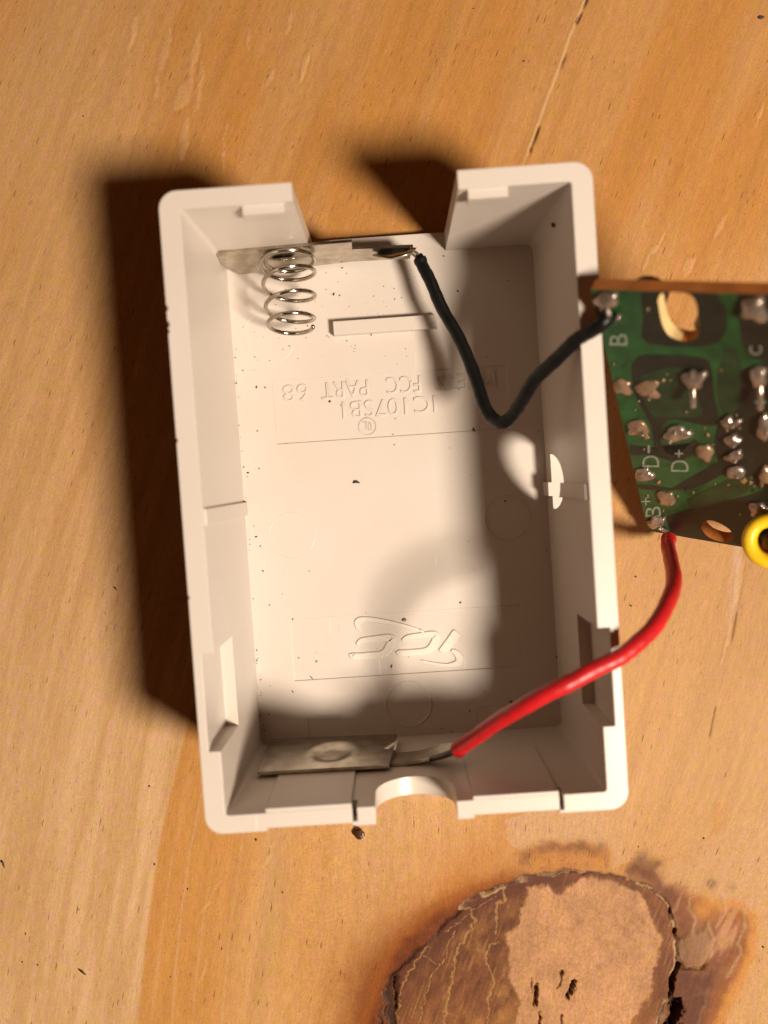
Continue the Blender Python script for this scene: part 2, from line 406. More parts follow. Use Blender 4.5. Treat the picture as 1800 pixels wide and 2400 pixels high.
    td = sdist(wx, wy, tp) + 26 * (n1 - .5) + 14 * (n2 - .5); L([0.50, 0.215, 0.062], sstep(22, -12, td) * (0.35 + 0.8 * n1)); L([0.27, 0.12, 0.055], sstep(6, -10, td) * sstep(2005, 1985, py) * (0.3 + 0.8 * n2)); L([0.62, 0.29, 0.08], sstep(0, -16, td) * sstep(2000, 2020, py) * 0.8)
    L([0.20, 0.10, 0.05], sstep(4, -6, td) * sstep(0.62, 0.74, n2) * 0.3)
    # dark smudges (burnt looking)
    for zx, zy, rr, a in ((1170, 190, 30, .7), (1225, 205, 24, .6), (1180, 235, 30, .6), (1010, 140, 22, .5), (1440, 285, 22, .75), (1520, 300, 16, .4), (935, 130, 18, .4), (1330, 300, 22, .4), (720, 180, 26, .5)):
        cx, cy = Z([(zx, zy)])[0]; q = np.exp(-(((wx - cx) / (rr * .6)) ** 2 + ((wy - cy) / (rr * .6)) ** 2))
        L([0.20, 0.105, 0.06], q * a * (0.4 + 1.2 * n2))
    # right-hand bark zone
    rz = Z([(1100, 235), (1140, 195), (1230, 215), (1260, 280), (1330, 310), (1400, 350), (1480, 385), (1540, 370), (1600, 415), (1590, 560), (1500, 740), (1450, 860), (1380, 1000), (1180, 1050), (1240, 830),
            (1285, 660), (1303, 560), (1295, 430), (1210, 290)])
    rd = sdist(wx, wy, rz); stre = fbm((px + 0.45 * py) / 22, (py - .3 * px) / 120, 4, 61)
    bark = np.array([0.25, 0.100, 0.046])[None] * (0.35 + 1.3 * stre)[:, None] * (0.8 + 0.4 * n2)[:, None]
    w = sstep(14, -16, rd + 26 * (n1 - .5)); b = b + (bark - b) * (w * np.clip(0.78 + 0.4 * n1, 0, 1))[:, None]
    w0 = w.copy()
    L(rust, sstep(16, -5, rd) * sstep(-60, -12, rd) * 0.55 * sstep(1560, 1640, px)); L([0.66, 0.30, 0.07], np.exp(-((rd - 4) / 13) ** 2) * sstep(1600, 1700, px) * 0.85)
    L(filler * 1.02, w * sstep(0.60, 0.80, stre) * 0.7)
    q = np.exp(-((wx - 1650) / 24) ** 2 - ((wy - 2135) / 22) ** 2); L([0.64, 0.29, 0.07], q * .9)
    fl = Z([(1310, 500), (1360, 470), (1420, 460), (1440, 520), (1425, 570), (1400, 610), (1330, 605), (1305, 570)])
    fd = sdist(wx, wy, fl); L([0.40, 0.23, 0.12], sstep(3, -4, fd) * .75); h += 0.22 * sstep(4, -10, fd); h -= .35 * np.exp(-((fd - 4) / 4) ** 2) * sstep(2255, 2265, py)
    L([.07, .03, .02], np.exp(-((fd - 3) / 3) ** 2) * sstep(2255, 2266, py) * .8)
    for pl in ([(1355, 340), (1350, 380), (1375, 420), (1370, 470)], [(1480, 330), (1490, 400), (1460, 450)], [(1560, 380), (1570, 450), (1540, 520), (1555, 560), (1500, 640)],
               [(1420, 700), (1405, 760), (1380, 830)], [(1300, 745), (1360, 730), (1420, 700)], [(1430, 440), (1450, 500), (1440, 560)]):
        d = dist_poly(wx, wy, Z(pl)); q = np.exp(-(d / 4.2) ** 2) * (0.25 + 0.9 * n2); L(cream, q * .8); h += .06 * q
    # inside of the knot
    ins = sstep(2, -2, kd)
    inner = purple[None] * (0.75 + 0.6 * n1)[:, None]
    g2 = sstep(0.40, 0.62, 0.55 * n1 + 0.45 * n3)
    inner = inner + (olive[None] - inner) * (g2 * sstep(-8, -110, kd) * 0.9)[:, None]
    inner = inner + (brown[None] * 1.02 - inner) * (sstep(2250, 2450, py) * 0.55)[:, None]
    ringl = 0.5 + 0.5 * np.sin(kd / 5.5 + 6 * n1); inner *= (0.88 + 0.22 * ringl)[:, None]; inner *= (0.82 + 0.36 * n4)[:, None]
    fib = fbm((px + 0.35 * py) / 4.5, (py - 0.35 * px) / 55, 4, 63); inner *= (0.74 + 0.52 * fib)[:, None]; inner = inner + (np.array([0.46, 0.24, 0.09]) - inner) * (sstep(0.66, 0.80, fib) * 0.5)[:, None]
    b = b + (inner - b) * ins[:, None]
    L([0.120, 0.042, 0.026], ins * sstep(-75, -8, kd) * sstep(1420, 1250, px) * (0.35 + 0.7 * n1))
    bv_ = QZ([(330, 960), (400, 860), (450, 880), (440, 960), (430, 1100), (410, 1300), (380, 1600), (330, 1600), (360, 1250), (345, 1080)])
    L([0.040, 0.020, 0.014], sstep(5, -5, sdist(wx, wy, bv_)) * (0.55 + 0.5 * n2)); h -= 0.25 * sstep(5, -5, sdist(wx, wy, bv_))
    FP = Z([(720, 295), (760, 288), (800, 285), (825, 320), (850, 325), (880, 295), (930, 265), (1010, 262), (1100, 292), (1180, 340), (1212, 430), (1250, 500), (1240, 550), (1215, 620), (1202, 700), (1150, 790),
            (1080, 900), (960, 1010), (800, 1030), (700, 930), (685, 840), (690, 745), (660, 680), (650, 560), (638, 480), (690, 440), (702, 370)])
    fd = sdist(wx + 10 * (n2 - .5), wy + 10 * (n2 - .5), FP)
    fw = sstep(4, -6, fd) * ins
    fcol = filler[None] * (0.70 + 0.52 * n1)[:, None] * (0.80 + 0.40 * n4)[:, None]; fcol = fcol * (1 - 0.12 * sstep(0.60, 0.74, fbm(px / 26, py / 17, 5, 78)))[:, None]
    b = b + (fcol - b) * (fw * 0.96)[:, None]
    lump = fbm(px / 13 + 3 * n1, py / 10, 5, 71)
    h += fw * (0.10 + 0.075 * (lump - 0.5) + 0.085 * (n4 - 0.5) + 0.25 * (fbm(px / 60, py / 60, 3, 72) - 0.5))
    # curved smoothing marks in the putty
    rr = np.hypot(px - 1330, py - 2330); h += fw * 0.035 * np.sin(rr / 7 + 9 * n1) * sstep(0.5, .65, n3)
    L([0.60, 0.35, 0.18], fw * sstep(0.6, 0.78, lump) * 0.5)
    # pale cracks inside
    for pl, w_ in (([(500, 380), (515, 430), (490, 470), (460, 540), (440, 620), (420, 700), (405, 780), (402, 900)], 4.2), ([(630, 285), (640, 350), (605, 370), (600, 470)], 4.0),
                   ([(612, 505), (575, 520), (560, 580), (595, 670), (580, 720), (570, 800), (560, 900)], 3.8), ([(440, 470), (420, 520), (400, 590), (365, 612), (340, 690), (310, 770), (300, 900)], 2.6),
                   ([(335, 535), (280, 590), (250, 650), (225, 720), (215, 830), (230, 960)], 3.2), ([(165, 690), (160, 740), (172, 800), (185, 900)], 3.4), ([(500, 378), (470, 380)], 3),
                   ([(710, 180), (735, 215), (715, 250), (690, 262)], 2.2), ([(310, 560), (370, 600)], 1.6), ([(560, 360), (480, 410), (400, 480)], 1.3), ([(600, 330), (540, 370)], 1.2)):
        d = dist_poly(wx + 11 * (n2 - .5), wy + 11 * (n2 - .5), Z(pl)); q = np.exp(-(d / (w_ * (0.30 + 0.65 * n1))) ** 2) * (0.55 + 0.6 * n4)
        L([0.52, 0.29, 0.105], q * .95); L([0.08, 0.03, 0.02], np.exp(-((d - w_) / 1.6) ** 2) * .25); h -= .05 * q
    # the seam between knot and board: dark line with crumbs of cream putty
    seam = np.exp(-(kd / 4.0) ** 2); L([0.085, 0.038, 0.024], seam * (0.55 + 0.6 * n1)); h -= .30 * seam * sstep(0.35, 0.6, n1)
    for pl, w_, a in (([(465, 378), (500, 350), (560, 325), (640, 290), (700, 268)], 7, .95), ([(700, 268), (760, 250), (850, 240), (1000, 240), (1010, 232)], 4.5, .55),
                      ([(1110, 262), (1200, 300), (1215, 300), (1262, 365), (1275, 390)], 4.6, .9), ([(1285, 385), (1300, 450)], 6, .85),
                      ([(1303, 505), (1310, 545), (1300, 600), (1290, 630)], 12, 1), ([(1350, 605), (1385, 610)], 7, .6), ([(1262, 740), (1250, 790), (1225, 830)], 9, .9)):
        d = dist_poly(wx, wy, Z(pl)); q = sstep(w_, w_ * .35, d + 7 * (n2 - .5)) * sstep(0.36, 0.52, n1 + 0.12 * (px > 1400)); L(cream, q * a * (0.75 + .4 * n4)); h += .16 * q * a
    dk = Z([(1303, 590), (1400, 615), (1445, 580), (1470, 640), (1440, 760), (1400, 860), (1300, 1000), (1230, 860), (1285, 700)])
    L([0.135, 0.050, 0.030], sstep(12, -30, sdist(wx, wy, dk)) * (0.5 + 0.7 * n1))
    L([0.15, 0.062, 0.034], np.exp(-(np.clip(kd, 0, None) / 30) ** 1.5) * (kd > 0) * (px > 1420) * (0.35 + 0.7 * n2) * sstep(2040, 2090, py))
    # voids
    for pl, w_, dp in (([(1306, 600), (1290, 650), (1276, 725)], 8, 2.2), ([(1300, 745), (1302, 800), (1270, 850), (1220, 900)], 17, 2.2), ([(757, 690), (750, 720), (748, 755)], 7, .9), ([(752, 690), (765, 672)], 4, .4),
                       ([(905, 668), (890, 710), (882, 725)], 8, 1.2), ([(858, 628), (862, 640)], 5, .6), ([(860, 650), (835, 700)], 3.2, .35), ([(770, 780), (772, 830)], 4, .7), ([(1275, 380), (1280, 400)], 4, .6),
                       ([(1300, 460), (1297, 478)], 4.5, .7), ([(210, 660), (200, 720), (205, 770)], 5, .5), ([(165, 760), (170, 830)], 5, .4), ([(855, 790), (858, 830)], 3, .4), ([(735, 650), (740, 700)], 2.5, .2)):
        d = dist_poly(wx + 6 * (n2 - .5), wy + 6 * (n2 - .5), Z(pl)); q = sstep(w_, w_ * .45, d + w_ * 1.1 * (n2 - .52))
        L([0.16, 0.058, 0.020] if dp < 1 else [0.035, 0.014, 0.008], q * .8); h -= dp * q
    n5 = fbm(px / 2.6, py / 2.6, 2, 95); b = b * (0.86 + 0.28 * n5)[:, None]
    base[m] = b; H[m] += h; rg[:] = 0.5; rough[m] = np.where(ins > .5, 0.62, 0.5)
    base *= (1 + 0.10 * (fbm(PX / 6, PY / 14, 3, 91) - 0.5))[..., None]
    DM = np.ones(X.shape); DM[m] = np.clip(1 - np.maximum(ins, w0), 0.05, 1)
    base = np.clip(base, 0.004, 0.9) * np.array([0.625, 0.600, 0.595])
    # ---------------- meshes: board and knot share the grid
    verts = np.stack([X, Y, H], -1).reshape(-1, 3) * S
    idx = np.arange(nx * ny).reshape(ny, nx)
    quads = np.stack([idx[:-1, :-1], idx[:-1, 1:], idx[1:, 1:], idx[1:, :-1]], -1).reshape(-1, 4)
    kmask = inside(PX, PY, KB)
    km = (kmask[:-1, :-1] & kmask[1:, 1:]).reshape(-1)
    def mesh(name, q):
        used = np.unique(q); remap = np.full(nx * ny, -1); remap[used] = np.arange(len(used))
        me = bpy.data.meshes.new(name); nq = len(q)
        me.vertices.add(len(used)); me.vertices.foreach_set("co", verts[used].ravel())
        me.loops.add(nq * 4); me.loops.foreach_set("vertex_index", remap[q].ravel().astype(np.int32))
        me.polygons.add(nq); me.polygons.foreach_set("loop_start", np.arange(0, nq * 4, 4, dtype=np.int32))
        me.update(calc_edges=True)
        ca = me.color_attributes.new("figure", 'FLOAT_COLOR', 'POINT')
        c4 = np.concatenate([base.reshape(-1, 3)[used], np.ones((len(used), 1))], 1); ca.data.foreach_set("color", c4.ravel())
        ga = me.attributes.new("grain", 'FLOAT_VECTOR', 'POINT')
        ga.data.foreach_set("vector", np.stack([gu.reshape(-1)[used], gv.reshape(-1)[used], DM.reshape(-1)[used]], -1).ravel())
        return me
    t = NT("pine_board")
    fig = t.n("ShaderNodeAttribute", attribute_name="figure"); gr = t.n("ShaderNodeAttribute", attribute_name="grain")
    gvv = gr.outputs["Vector"]
    fibre = t.noise(t.coords((4.0, 0.55, 1), gvv), 1.0, 5, 0.65)
    fibre2 = t.noise(t.coords((1.1, 0.10, 1), gvv), 1.0, 4, 0.6)
    fuzz = t.noise(t.coords((5.5, 3.2, 1), gvv), 1.0, 5, 0.7)
    c = t.mix(1.0, fig.outputs["Color"], t.mix(t.ramp(fibre, 0.3, 0.7), (0.88, 0.85, 0.81), (1.08, 1.09, 1.12)), 'MULTIPLY')
    c = t.mix(1.0, c, t.mix(t.ramp(fibre2, 0.3, 0.7), (0.95, 0.94, 0.92), (1.04, 1.045, 1.06)), 'MULTIPLY')
    c = t.mix(1.0, c, t.mix(t.ramp(fuzz, 0.28, 0.72), (0.83, 0.81, 0.78), (1.13, 1.14, 1.16)), 'MULTIPLY')
    hue = t.noise(t.coords((0.9, 0.55, 1), gvv), 1.0, 4, 0.6)
    c = t.mix(1.0, c, t.mix(t.ramp(hue, 0.34, 0.66), (0.97, 1.02, 0.84), (1.02, 0.965, 1.16)), 'MULTIPLY')
    def dashes(a, b, r, dens, dark, seed):
        wv = t.n("ShaderNodeVectorMath", operation='ADD'); t.l(t.coords((a, b, 1), gvv), wv.inputs[0]); wv.inputs[1].default_value = (seed, seed * 1.7, 0)
        vo = t.n("ShaderNodeTexVoronoi", voronoi_dimensions='2D'); t.l(wv.outputs[0], vo.inputs["Vector"]); vo.inputs["Scale"].default_value = 1.0
        sep = t.n("ShaderNodeSeparateColor"); t.l(vo.outputs["Color"], sep.inputs[0])
        area = t.ramp(t.noise(t.coords((0.05, 0.05, 1), gvv), 1.0, 2), 0.36, 0.62, 0.15, 1.0)
        keep = t.math('LESS_THAN', sep.outputs[0], t.math('MULTIPLY', area, dens))
        rad = t.math('MULTIPLY_ADD', sep.outputs[1], r * 0.9, r * 0.35)
        edge = t.math('SUBTRACT', 1.0, t.math('DIVIDE', vo.outputs["Distance"], rad), clamp=True)
        return t.math('MULTIPLY', t.math('MULTIPLY', keep, t.ramp(edge, 0.0, 0.5)), t.math('MULTIPLY_ADD', sep.outputs[2], dark * 0.7, dark * 0.3))
    sp = t.math('MAXIMUM', dashes(1.9, 0.26, 0.15, 0.27, 0.8, 3.3), dashes(2.6, 0.75, 0.13, 0.17, 0.7, 9.1))
    sg = t.n('ShaderNodeSeparateXYZ'); t.l(gvv, sg.inputs[0]); sp = t.math('MULTIPLY', sp, sg.outputs[2])
    c = t.mix(sp, c, (0.085, 0.030, 0.010))
    hgt = t.math('MULTIPLY_ADD', fibre, 0.5, t.math('MULTIPLY', fuzz, 0.55))
    hgt = t.math('SUBTRACT', hgt, t.math('MULTIPLY', sp, 0.5))
    t.set(Base_Color=c, Roughness=t.ramp(fuzz, 0.2, 0.8, 0.42, 0.65), Specular_IOR_Level=0.10)
    t.l(t.bump(hgt, 0.06, 0.9), t.b.inputs["Normal"])
    board = finish("wooden_board", mesh("wooden_board", quads[~km]), t.m, None, True, scale=False)
    board["kind"] = "structure"; board["label"] = "weathered pine board lying flat under everything, with a big knot"
    knot = finish("knot", mesh("knot", quads[km]), t.m, board, True, scale=False)
    knot["label"] = "dark knot filled with tan wood putty"
build_wood()

# ------------------------------------------------------------------ the ivory plastic battery housing
HW, HL, HH = 22.5, 33.9, 26.0            # half width, half length, height
TX, TY, FZ, DR = 2.22, 1.95, 1.8, 0.42   # wall thicknesses, floor height, draft
def rrect(hw, hl, r, n=8):
    out = []
    for cx, cy, a0 in ((hw - r, hl - r, 0), (-hw + r, hl - r, 90), (-hw + r, -hl + r, 180), (hw - r, -hl + r, 270)):
        for k in range(n + 1):
            a = math.radians(a0 + 90 * k / n); out.append((cx + r * math.cos(a), cy + r * math.sin(a)))
    return out
housing = thing("battery_housing", "open ivory plastic housing lying on the wooden board, its rim notched at both ends", "plastic housing")
base = bmesh.new(); add_prism(base, rrect(HW, HL, 1.9), 0.02, HH)
# cavity with draft and slightly rounded floor corners
cav = bmesh.new()
top = [cav.verts.new((x, y, HH + 1)) for x, y in rrect(HW - TX + 0.02, HL - TY + 0.02, 0.35, 4)]
bot = [cav.verts.new((x, y, FZ)) for x, y in rrect(HW - TX - DR, HL - TY - DR, 0.9, 4)]
n = len(top); cav.faces.new(top); cav.faces.new(bot[::-1])
for i in range(n): cav.faces.new((bot[i], bot[(i + 1) % n], top[(i + 1) % n], top[i]))
cut = [cav]
cut.append(bxm(-8.56, 8.60, 30, 36, FZ + 0.004, HH + 2))                # wide gap in the end wall at the top of the picture
# U notch in the other end wall
un = bmesh.new()
pts = [(-4.35, 28)] + [(-4.35 * math.cos(a), 21.8 - 4.35 * math.sin(a)) for a in np.linspace(0, math.pi, 25)] + [(4.35, 28)]
a_ = [un.verts.new((x, -36, z)) for x, z in pts]; b_ = [un.verts.new((x, -30, z)) for x, z in pts]
un.faces.new(a_); un.faces.new(b_[::-1])
for i in range(len(pts)): un.faces.new((a_[i], a_[(i + 1) % len(pts)], b_[(i + 1) % len(pts)], b_[i]))
cut.append(un)
# latch pockets in the long walls
cut.append(bxm(-21.55, -19.0, -25.0, -14.5, 15.8, HH + 2)); cut.append(bxm(19.0, 21.55, -25.0, -14.5, 16.0, HH + 2))
# outer recess of the two sprung tabs and the slots that free them
cut.append(bxm(-16.0, -6.85, -35, -33.58, 8, HH + 2)); cut.append(bxm(6.1, 15.15, -35, -33.55, 8, HH + 2))
cut.append(bxm(-6.82, -6.28, -33.42, -31.2, 23.8, HH + 2)); cut.append(bxm(15.18, 15.68, -33.6, -31.2, 23.8, HH + 2))
# shallow recesses: label fields, squares on the floor, wall windows
cut.append(bxm(-15.0, 15.5, 8.05, 16.3, FZ - 0.10, FZ + 0.5)); cut.append(bxm(-14.9, 15.45, -23.25, -15.08, FZ - 0.10, FZ + 0.5))
cut.append(bxm(-13.5, -9.0, -30.9, -28.1, FZ - 0.05, FZ + 0.5)); cut.append(bxm(8.9, 13.6, -30.9, -28.3, FZ - 0.05, FZ + 0.5))
cut.append(bxm(-13.5, -8.6, -32.25, -30.5, 19.2, 23.6)); cut.append(bxm(8.6, 13.6, -32.25, -30.5, 19.2, 23.6))
# arched cable hole in the long wall beside the circuit board
hole = bmesh.new()
def arch(x, c, r, zb, zt, nn=21):
    return [hole.verts.new((x, c - r * math.cos(a), zb + (zt - zb) * (math.sin(a) if 0 < k < nn - 1 else 0))) for k, a in enumerate(np.linspace(0, math.pi, nn))]
hs = [arch(18.6, 0.9, 3.4, 5.2, 12.6), arch(20.1, 0.8, 3.5, 5.2, 12.9), arch(23.5, -1.2, 5.4, 5.2, 23.0)]
hole.faces.new(hs[0]); hole.faces.new(hs[-1][::-1])
for p_, q_ in zip(hs[:-1], hs[1:]):
    for i in range(len(p_)): hole.faces.new((p_[i], p_[(i + 1) % len(p_)], q_[(i + 1) % len(p_)], q_[i]))
# knocks along the worn outer edge of the rim
nicks = []
for nx_, ny_, nr_ in ((389, 722, .42), (392, 760, .5), (396, 776, .35), (417, 1032, .35), (452, 1400, .3)):
    q_ = at(nx_, ny_, HH); nb = bmesh.new(); bmesh.ops.create_icosphere(nb, subdivisions=2, radius=nr_); nb.transform(Matrix.Translation((-HW - nr_ * .45, q_[1], HH + nr_ * .25))); nicks.append(nb)
# ribs and tabs that belong to the moulding
add = [bxm(-16.0, -6.85, -32.6, -31.48, 10, HH - 0.02), bxm(6.1, 15.15, -32.6, -31.55, 10, HH - 0.02)]
shell_me = boolean(base, cut, [])
bm = bmesh.new(); bm.from_mesh(shell_me); bpy.data.meshes.remove(shell_me)
RY0, RY1 = -1.0, 0.75
ribR = bmesh.new(); vs = [(19.35, 1.6), (19.95, HH - 0.5), (21, HH - 0.5), (21, 1.6)]
a_ = [ribR.verts.new((x, RY0, z)) for x, z in vs]; b_ = [ribR.verts.new((x, RY1, z)) for x, z in vs]
ribR.faces.new(a_); ribR.faces.new(b_[::-1])
for i in range(4): ribR.faces.new((a_[i], a_[(i + 1) % 4], b_[(i + 1) % 4], b_[i]))
ribL = bmesh.new(); vs = [(-19.45, 1.6), (-20.0, HH - 0.5), (-21, HH - 0.5), (-21, 1.6)]
a_ = [ribL.verts.new((x, RY0, z)) for x, z in vs]; b_ = [ribL.verts.new((x, RY1, z)) for x, z in vs]
ribL.faces.new(a_); ribL.faces.new(b_[::-1])
for i in range(4): ribL.faces.new((a_[i], a_[(i + 1) % 4], b_[(i + 1) % 4], b_[i]))
shell_me = boolean(bm, [hole] + nicks, [ribR, ribL] + add)
finish("shell", shell_me, M_PLASTIC, housing, 35)
# small catches under the rim of the gapped end wall
obj("catch", bxm(-13.9, -9.5, 30.95, 32.2, 23.6, 25.7), M_PLASTIC, housing)
obj("catch", bxm(9.6, 13.75, 30.95, 32.2, 23.6, 25.7), M_PLASTIC, housing)
obj("raised_bar", bxm(-6.5, 6.85, 21.45, 23.2, FZ - 0.1, FZ + 1.35), M_PLASTIC, housing)
def ring(cx, cy, r, w=0.16, hgt=0.05, a0=0, a1=360):
    bm = bmesh.new(); nn = 64
    prof = [(-w / 2, 0), (0, hgt), (w / 2, 0)]
    ring_ = []
    for k in range(nn):
        a = math.radians(a0 + (a1 - a0) * k / nn)
        ring_.append([bm.verts.new((cx + (r + p) * math.cos(a), cy + (r + p) * math.sin(a), FZ - 0.004 + q)) for p, q in prof])
    for k in range(nn):
        for j in range(2): bm.faces.new((ring_[k][j], ring_[(k + 1) % nn][j], ring_[(k + 1) % nn][j + 1], ring_[k][j + 1]))
    return obj("ejector_ring", bm, M_PLASTIC, housing, True)
ring(-15.0, 22.0, 3.4, 0.16, 0.06); ring(-13.9, -4.0, 3.0, 0.16, 0.07); ring(14.4, -3.5, 2.9, 0.20, 0.10); ring(-0.1, -27.3, 3.0, 0.30, 0.14)
# moulded lettering, read from the other end of the housing
def letters(s, px, py, width, name="lettering", size=2.3, sp=1.0):
    me = text_mesh(s, size, 0.13, 'CENTER', sp)
    co = np.array([v.co for v in me.vertices]); w = co[:, 0].max() - co[:, 0].min()
    c = at(px, py, FZ); k = width / w
    me.transform(Matrix.Translation((c[0], c[1], FZ - 0.10)) @ Matrix.Rotation(math.pi, 4, 'Z') @ Matrix.Diagonal((k, 1.0, 1, 1)))
    return finish(name, me, M_PLASTIC, housing)
for wd, x0, x1, yc_ in (("68", 165, 320, 255), ("PART", 400, 685, 235), ("FCC", 795, 1000, 206), ("MEETS", 1090, 1455, 184), ("IC", 962, 1095, 325), ("107SB1", 525, 915, 348)):
    letters(wd, 600 + 0.3858 * (x0 + x1) / 2, 820 + 0.3858 * yc_, 0.3858 * (x1 - x0) / 17.9, size=3.15)
c = at(861.6, 1000, FZ); mk = bmesh.new()
stroke(mk, [(c[0] + 1.12 * math.cos(a), c[1] + 1.12 * math.sin(a)) for a in np.linspace(0, 2 * math.pi, 33)], 0.2, FZ - 0.1, FZ - 0.03)
stroke(mk, [(c[0] + .52, c[1] - .55), (c[0] + .52, c[1] + .3), (c[0] + .35, c[1] + .52), (c[0] + .16, c[1] + .3), (c[0] + .16, c[1] - .55)], 0.2, FZ - 0.1, FZ - 0.03)
stroke(mk, [(c[0] - .12, c[1] - .55 + 0.2), (c[0] - .12, c[1] + .62), (c[0] - .6, c[1] + .62)], 0.2, FZ - 0.1, FZ - 0.03)
obj("safety_mark", mk, M_PLASTIC, housing)
# the swoosh emblem
em = bmesh.new()
G = lambda pts: [tuple(at(640 + 0.3858 * x, 1400 + 0.3858 * y, FZ)[:2]) for x, y in pts]
KZ = 0.3858 / 17.9
def band(pts, w, nn=7):
    q = [np.array(p[:2]) for p in spline([(x, y, 0) for x, y in G(pts)], nn)]; m_ = len(q)
    ww = np.interp(np.linspace(0, 1, m_), np.linspace(0, 1, len(w)), [v * KZ * 1.12 for v in w])
    rows = []
    for i in range(m_):
        t_ = q[min(i + 1, m_ - 1)] - q[max(i - 1, 0)]; t_ /= np.linalg.norm(t_); n_ = np.array([-t_[1], t_[0]]); row = []
        e_ = 0.5 if i in (0, m_ - 1) else 1.0
        for f_, z_ in ((-1, FZ - 0.1), (-1, FZ - 0.06), (-0.74, FZ + 0.11), (0.74, FZ + 0.11), (1, FZ - 0.06), (1, FZ - 0.1)):
            p_ = q[i] + n_ * f_ * e_ * ww[i] / 2; row.append(em.verts.new((p_[0], p_[1], z_ if e_ == 1 else FZ - 0.1 + 0.4 * (z_ - FZ + 0.1))))
        rows.append(row)
    for i in range(m_ - 1):
        for k in range(5): em.faces.new((rows[i][k], rows[i + 1][k], rows[i + 1][k + 1], rows[i][k + 1]))
    em.faces.new(rows[0]); em.faces.new(rows[-1][::-1])
band([(542, 215), (518, 180), (512, 150), (540, 135), (620, 138), (740, 160), (850, 188), (920, 212)], [6, 34, 38, 34, 30, 26, 20, 10])
band([(508, 292), (535, 265), (590, 257), (718, 248), (705, 300), (665, 345), (580, 355), (490, 358), (478, 338)], [22, 34, 40, 46, 50, 48, 44, 42, 30])
band([(785, 268), (812, 245), (870, 236), (985, 228), (975, 285), (935, 325), (860, 335), (775, 338), (758, 322)], [22, 30, 36, 44, 48, 46, 42, 40, 28])
band([(1120, 206), (1085, 255), (1050, 300), (1012, 332)], [56, 54, 52, 30])
band([(895, 382), (980, 403), (1060, 412), (1120, 400), (1132, 365), (1105, 332), (1080, 322)], [8, 18, 22, 44, 48, 34, 14])
obj("emblem", em, M_EMBLEM, housing, 30)

# ------------------------------------------------------------------ spring contact (upper end)
def sheet(name, quad, thick, mat, parent, nx_=10, ny_=6, dome=None, chamfer=None):
    """bent sheet from a bilinear quad of corner points (TL, TR, BR, BL); dome = (u, v, ru, rv, h) raises a dimple"""
    TL, TR, BR, BL = [np.array(p, float) for p in quad]
    nrm = np.cross(TR - TL, BL - TL); nrm /= np.linalg.norm(nrm)
    bm = bmesh.new(); V = []
    for s in (0, 1):
        g = []
        for j in range(ny_ + 1):
            for i in range(nx_ + 1):
                u, v = i / nx_, j / ny_
                if chamfer: 
                    cu, cv = chamfer
                    if v > 1 - cv: u = max(u, cu * (v - (1 - cv)) / cv) if u < cu else u
                p = (TL * (1 - u) + TR * u) * (1 - v) + (BL * (1 - u) + BR * u) * v
                hh = 0
                if dome:
                    q = ((u - dome[0]) / dome[2]) ** 2 + ((v - dome[1]) / dome[3]) ** 2
                    rq = math.sqrt(q); hh = dome[4] * ((1 - min(max((rq - 0.75) / 0.35, 0), 1)) - 0.45 * math.exp(-((rq - 1.45) / 0.28) ** 2))
                g.append(bm.verts.new(p + nrm * (hh - s * thick)))
        V.append(g)
    W = nx_ + 1
    for s in (0, 1):
        for j in range(ny_):
            for i in range(nx_):
                f = [V[s][j * W + i], V[s][j * W + i + 1], V[s][(j + 1) * W + i + 1], V[s][(j + 1) * W + i]]
                bm.faces.new(f if s == 0 else f[::-1])
    rim = [i for i in range(W)] + [j * W + nx_ for j in range(1, ny_ + 1)] + [ny_ * W + i for i in range(nx_ - 1, -1, -1)] + [j * W for j in range(ny_ - 1, 0, -1)]
    for a, b in zip(rim, rim[1:] + rim[:1]): bm.faces.new((V[0][a], V[0][b], V[1][b], V[1][a]))
    return obj(name, bm, mat, parent, 40)
sp_c = thing("spring_contact", "nickel contact plate with a coil spring, leaning on the gapped end wall", "battery contact", (-12, 31, FZ))
off = Vector((12, -31, -FZ))
def local(o, d=off):
    o.data.transform(Matrix.Translation(d * S)); return o
pl = sheet("contact_plate", (at(502, 588, 9.3), at(824, 561, 10.4), at(826, 607, 2.7), at(533, 641, 2.2)), 0.35, M_STEEL, sp_c, 16, 8, None, (0.09, 0.55)); local(pl)
tabq = sheet("solder_tab", (at(820, 578, 7.4), at(968, 573, 7.0), at(960, 600, 4.4), at(820, 607, 2.8)), 0.35, M_STEEL, sp_c, 8, 4); local(tabq)
# coil spring: two tight base turns, then open turns, slightly conical and drooping upwards
hel = []
A = at(674, 606, 7.0); B = at(682, 776, 9.0)
ax = (B - A); Ln = np.linalg.norm(ax); ax /= Ln
e1 = np.array([1.0, 0, 0]); e1 -= ax * np.dot(e1, ax); e1 /= np.linalg.norm(e1); e2 = np.cross(ax, e1)
TURNS = 4.9
for k in range(int(TURNS * 32) + 1):
    tt = k / 32.0
    d = np.interp(tt, [0, 1.0, 1.35, 1.8, 3.95, TURNS], [0.05, 0.45, 0.75, 1.7, Ln - 1.35, Ln - 0.35])
    rr = np.interp(tt, [0, 0.9, 1.5, 2.4, TURNS], [2.3, 3.35, 3.45, 3.15, 2.72])
    an = 2 * math.pi * (tt - TURNS) + 0.15
    wob = 0.05 * math.sin(tt * 5.1) + 0.04 * math.sin(tt * 2.3 + 1)
    hel.append(A + ax * (d + wob) + (rr + wob) * (math.cos(an) * e1 + math.sin(an) * e2))
bm = bmesh.new(); add_tube(bm, hel, 0.26, 10)
local(obj("spring", bm, M_SPRING, sp_c, True))
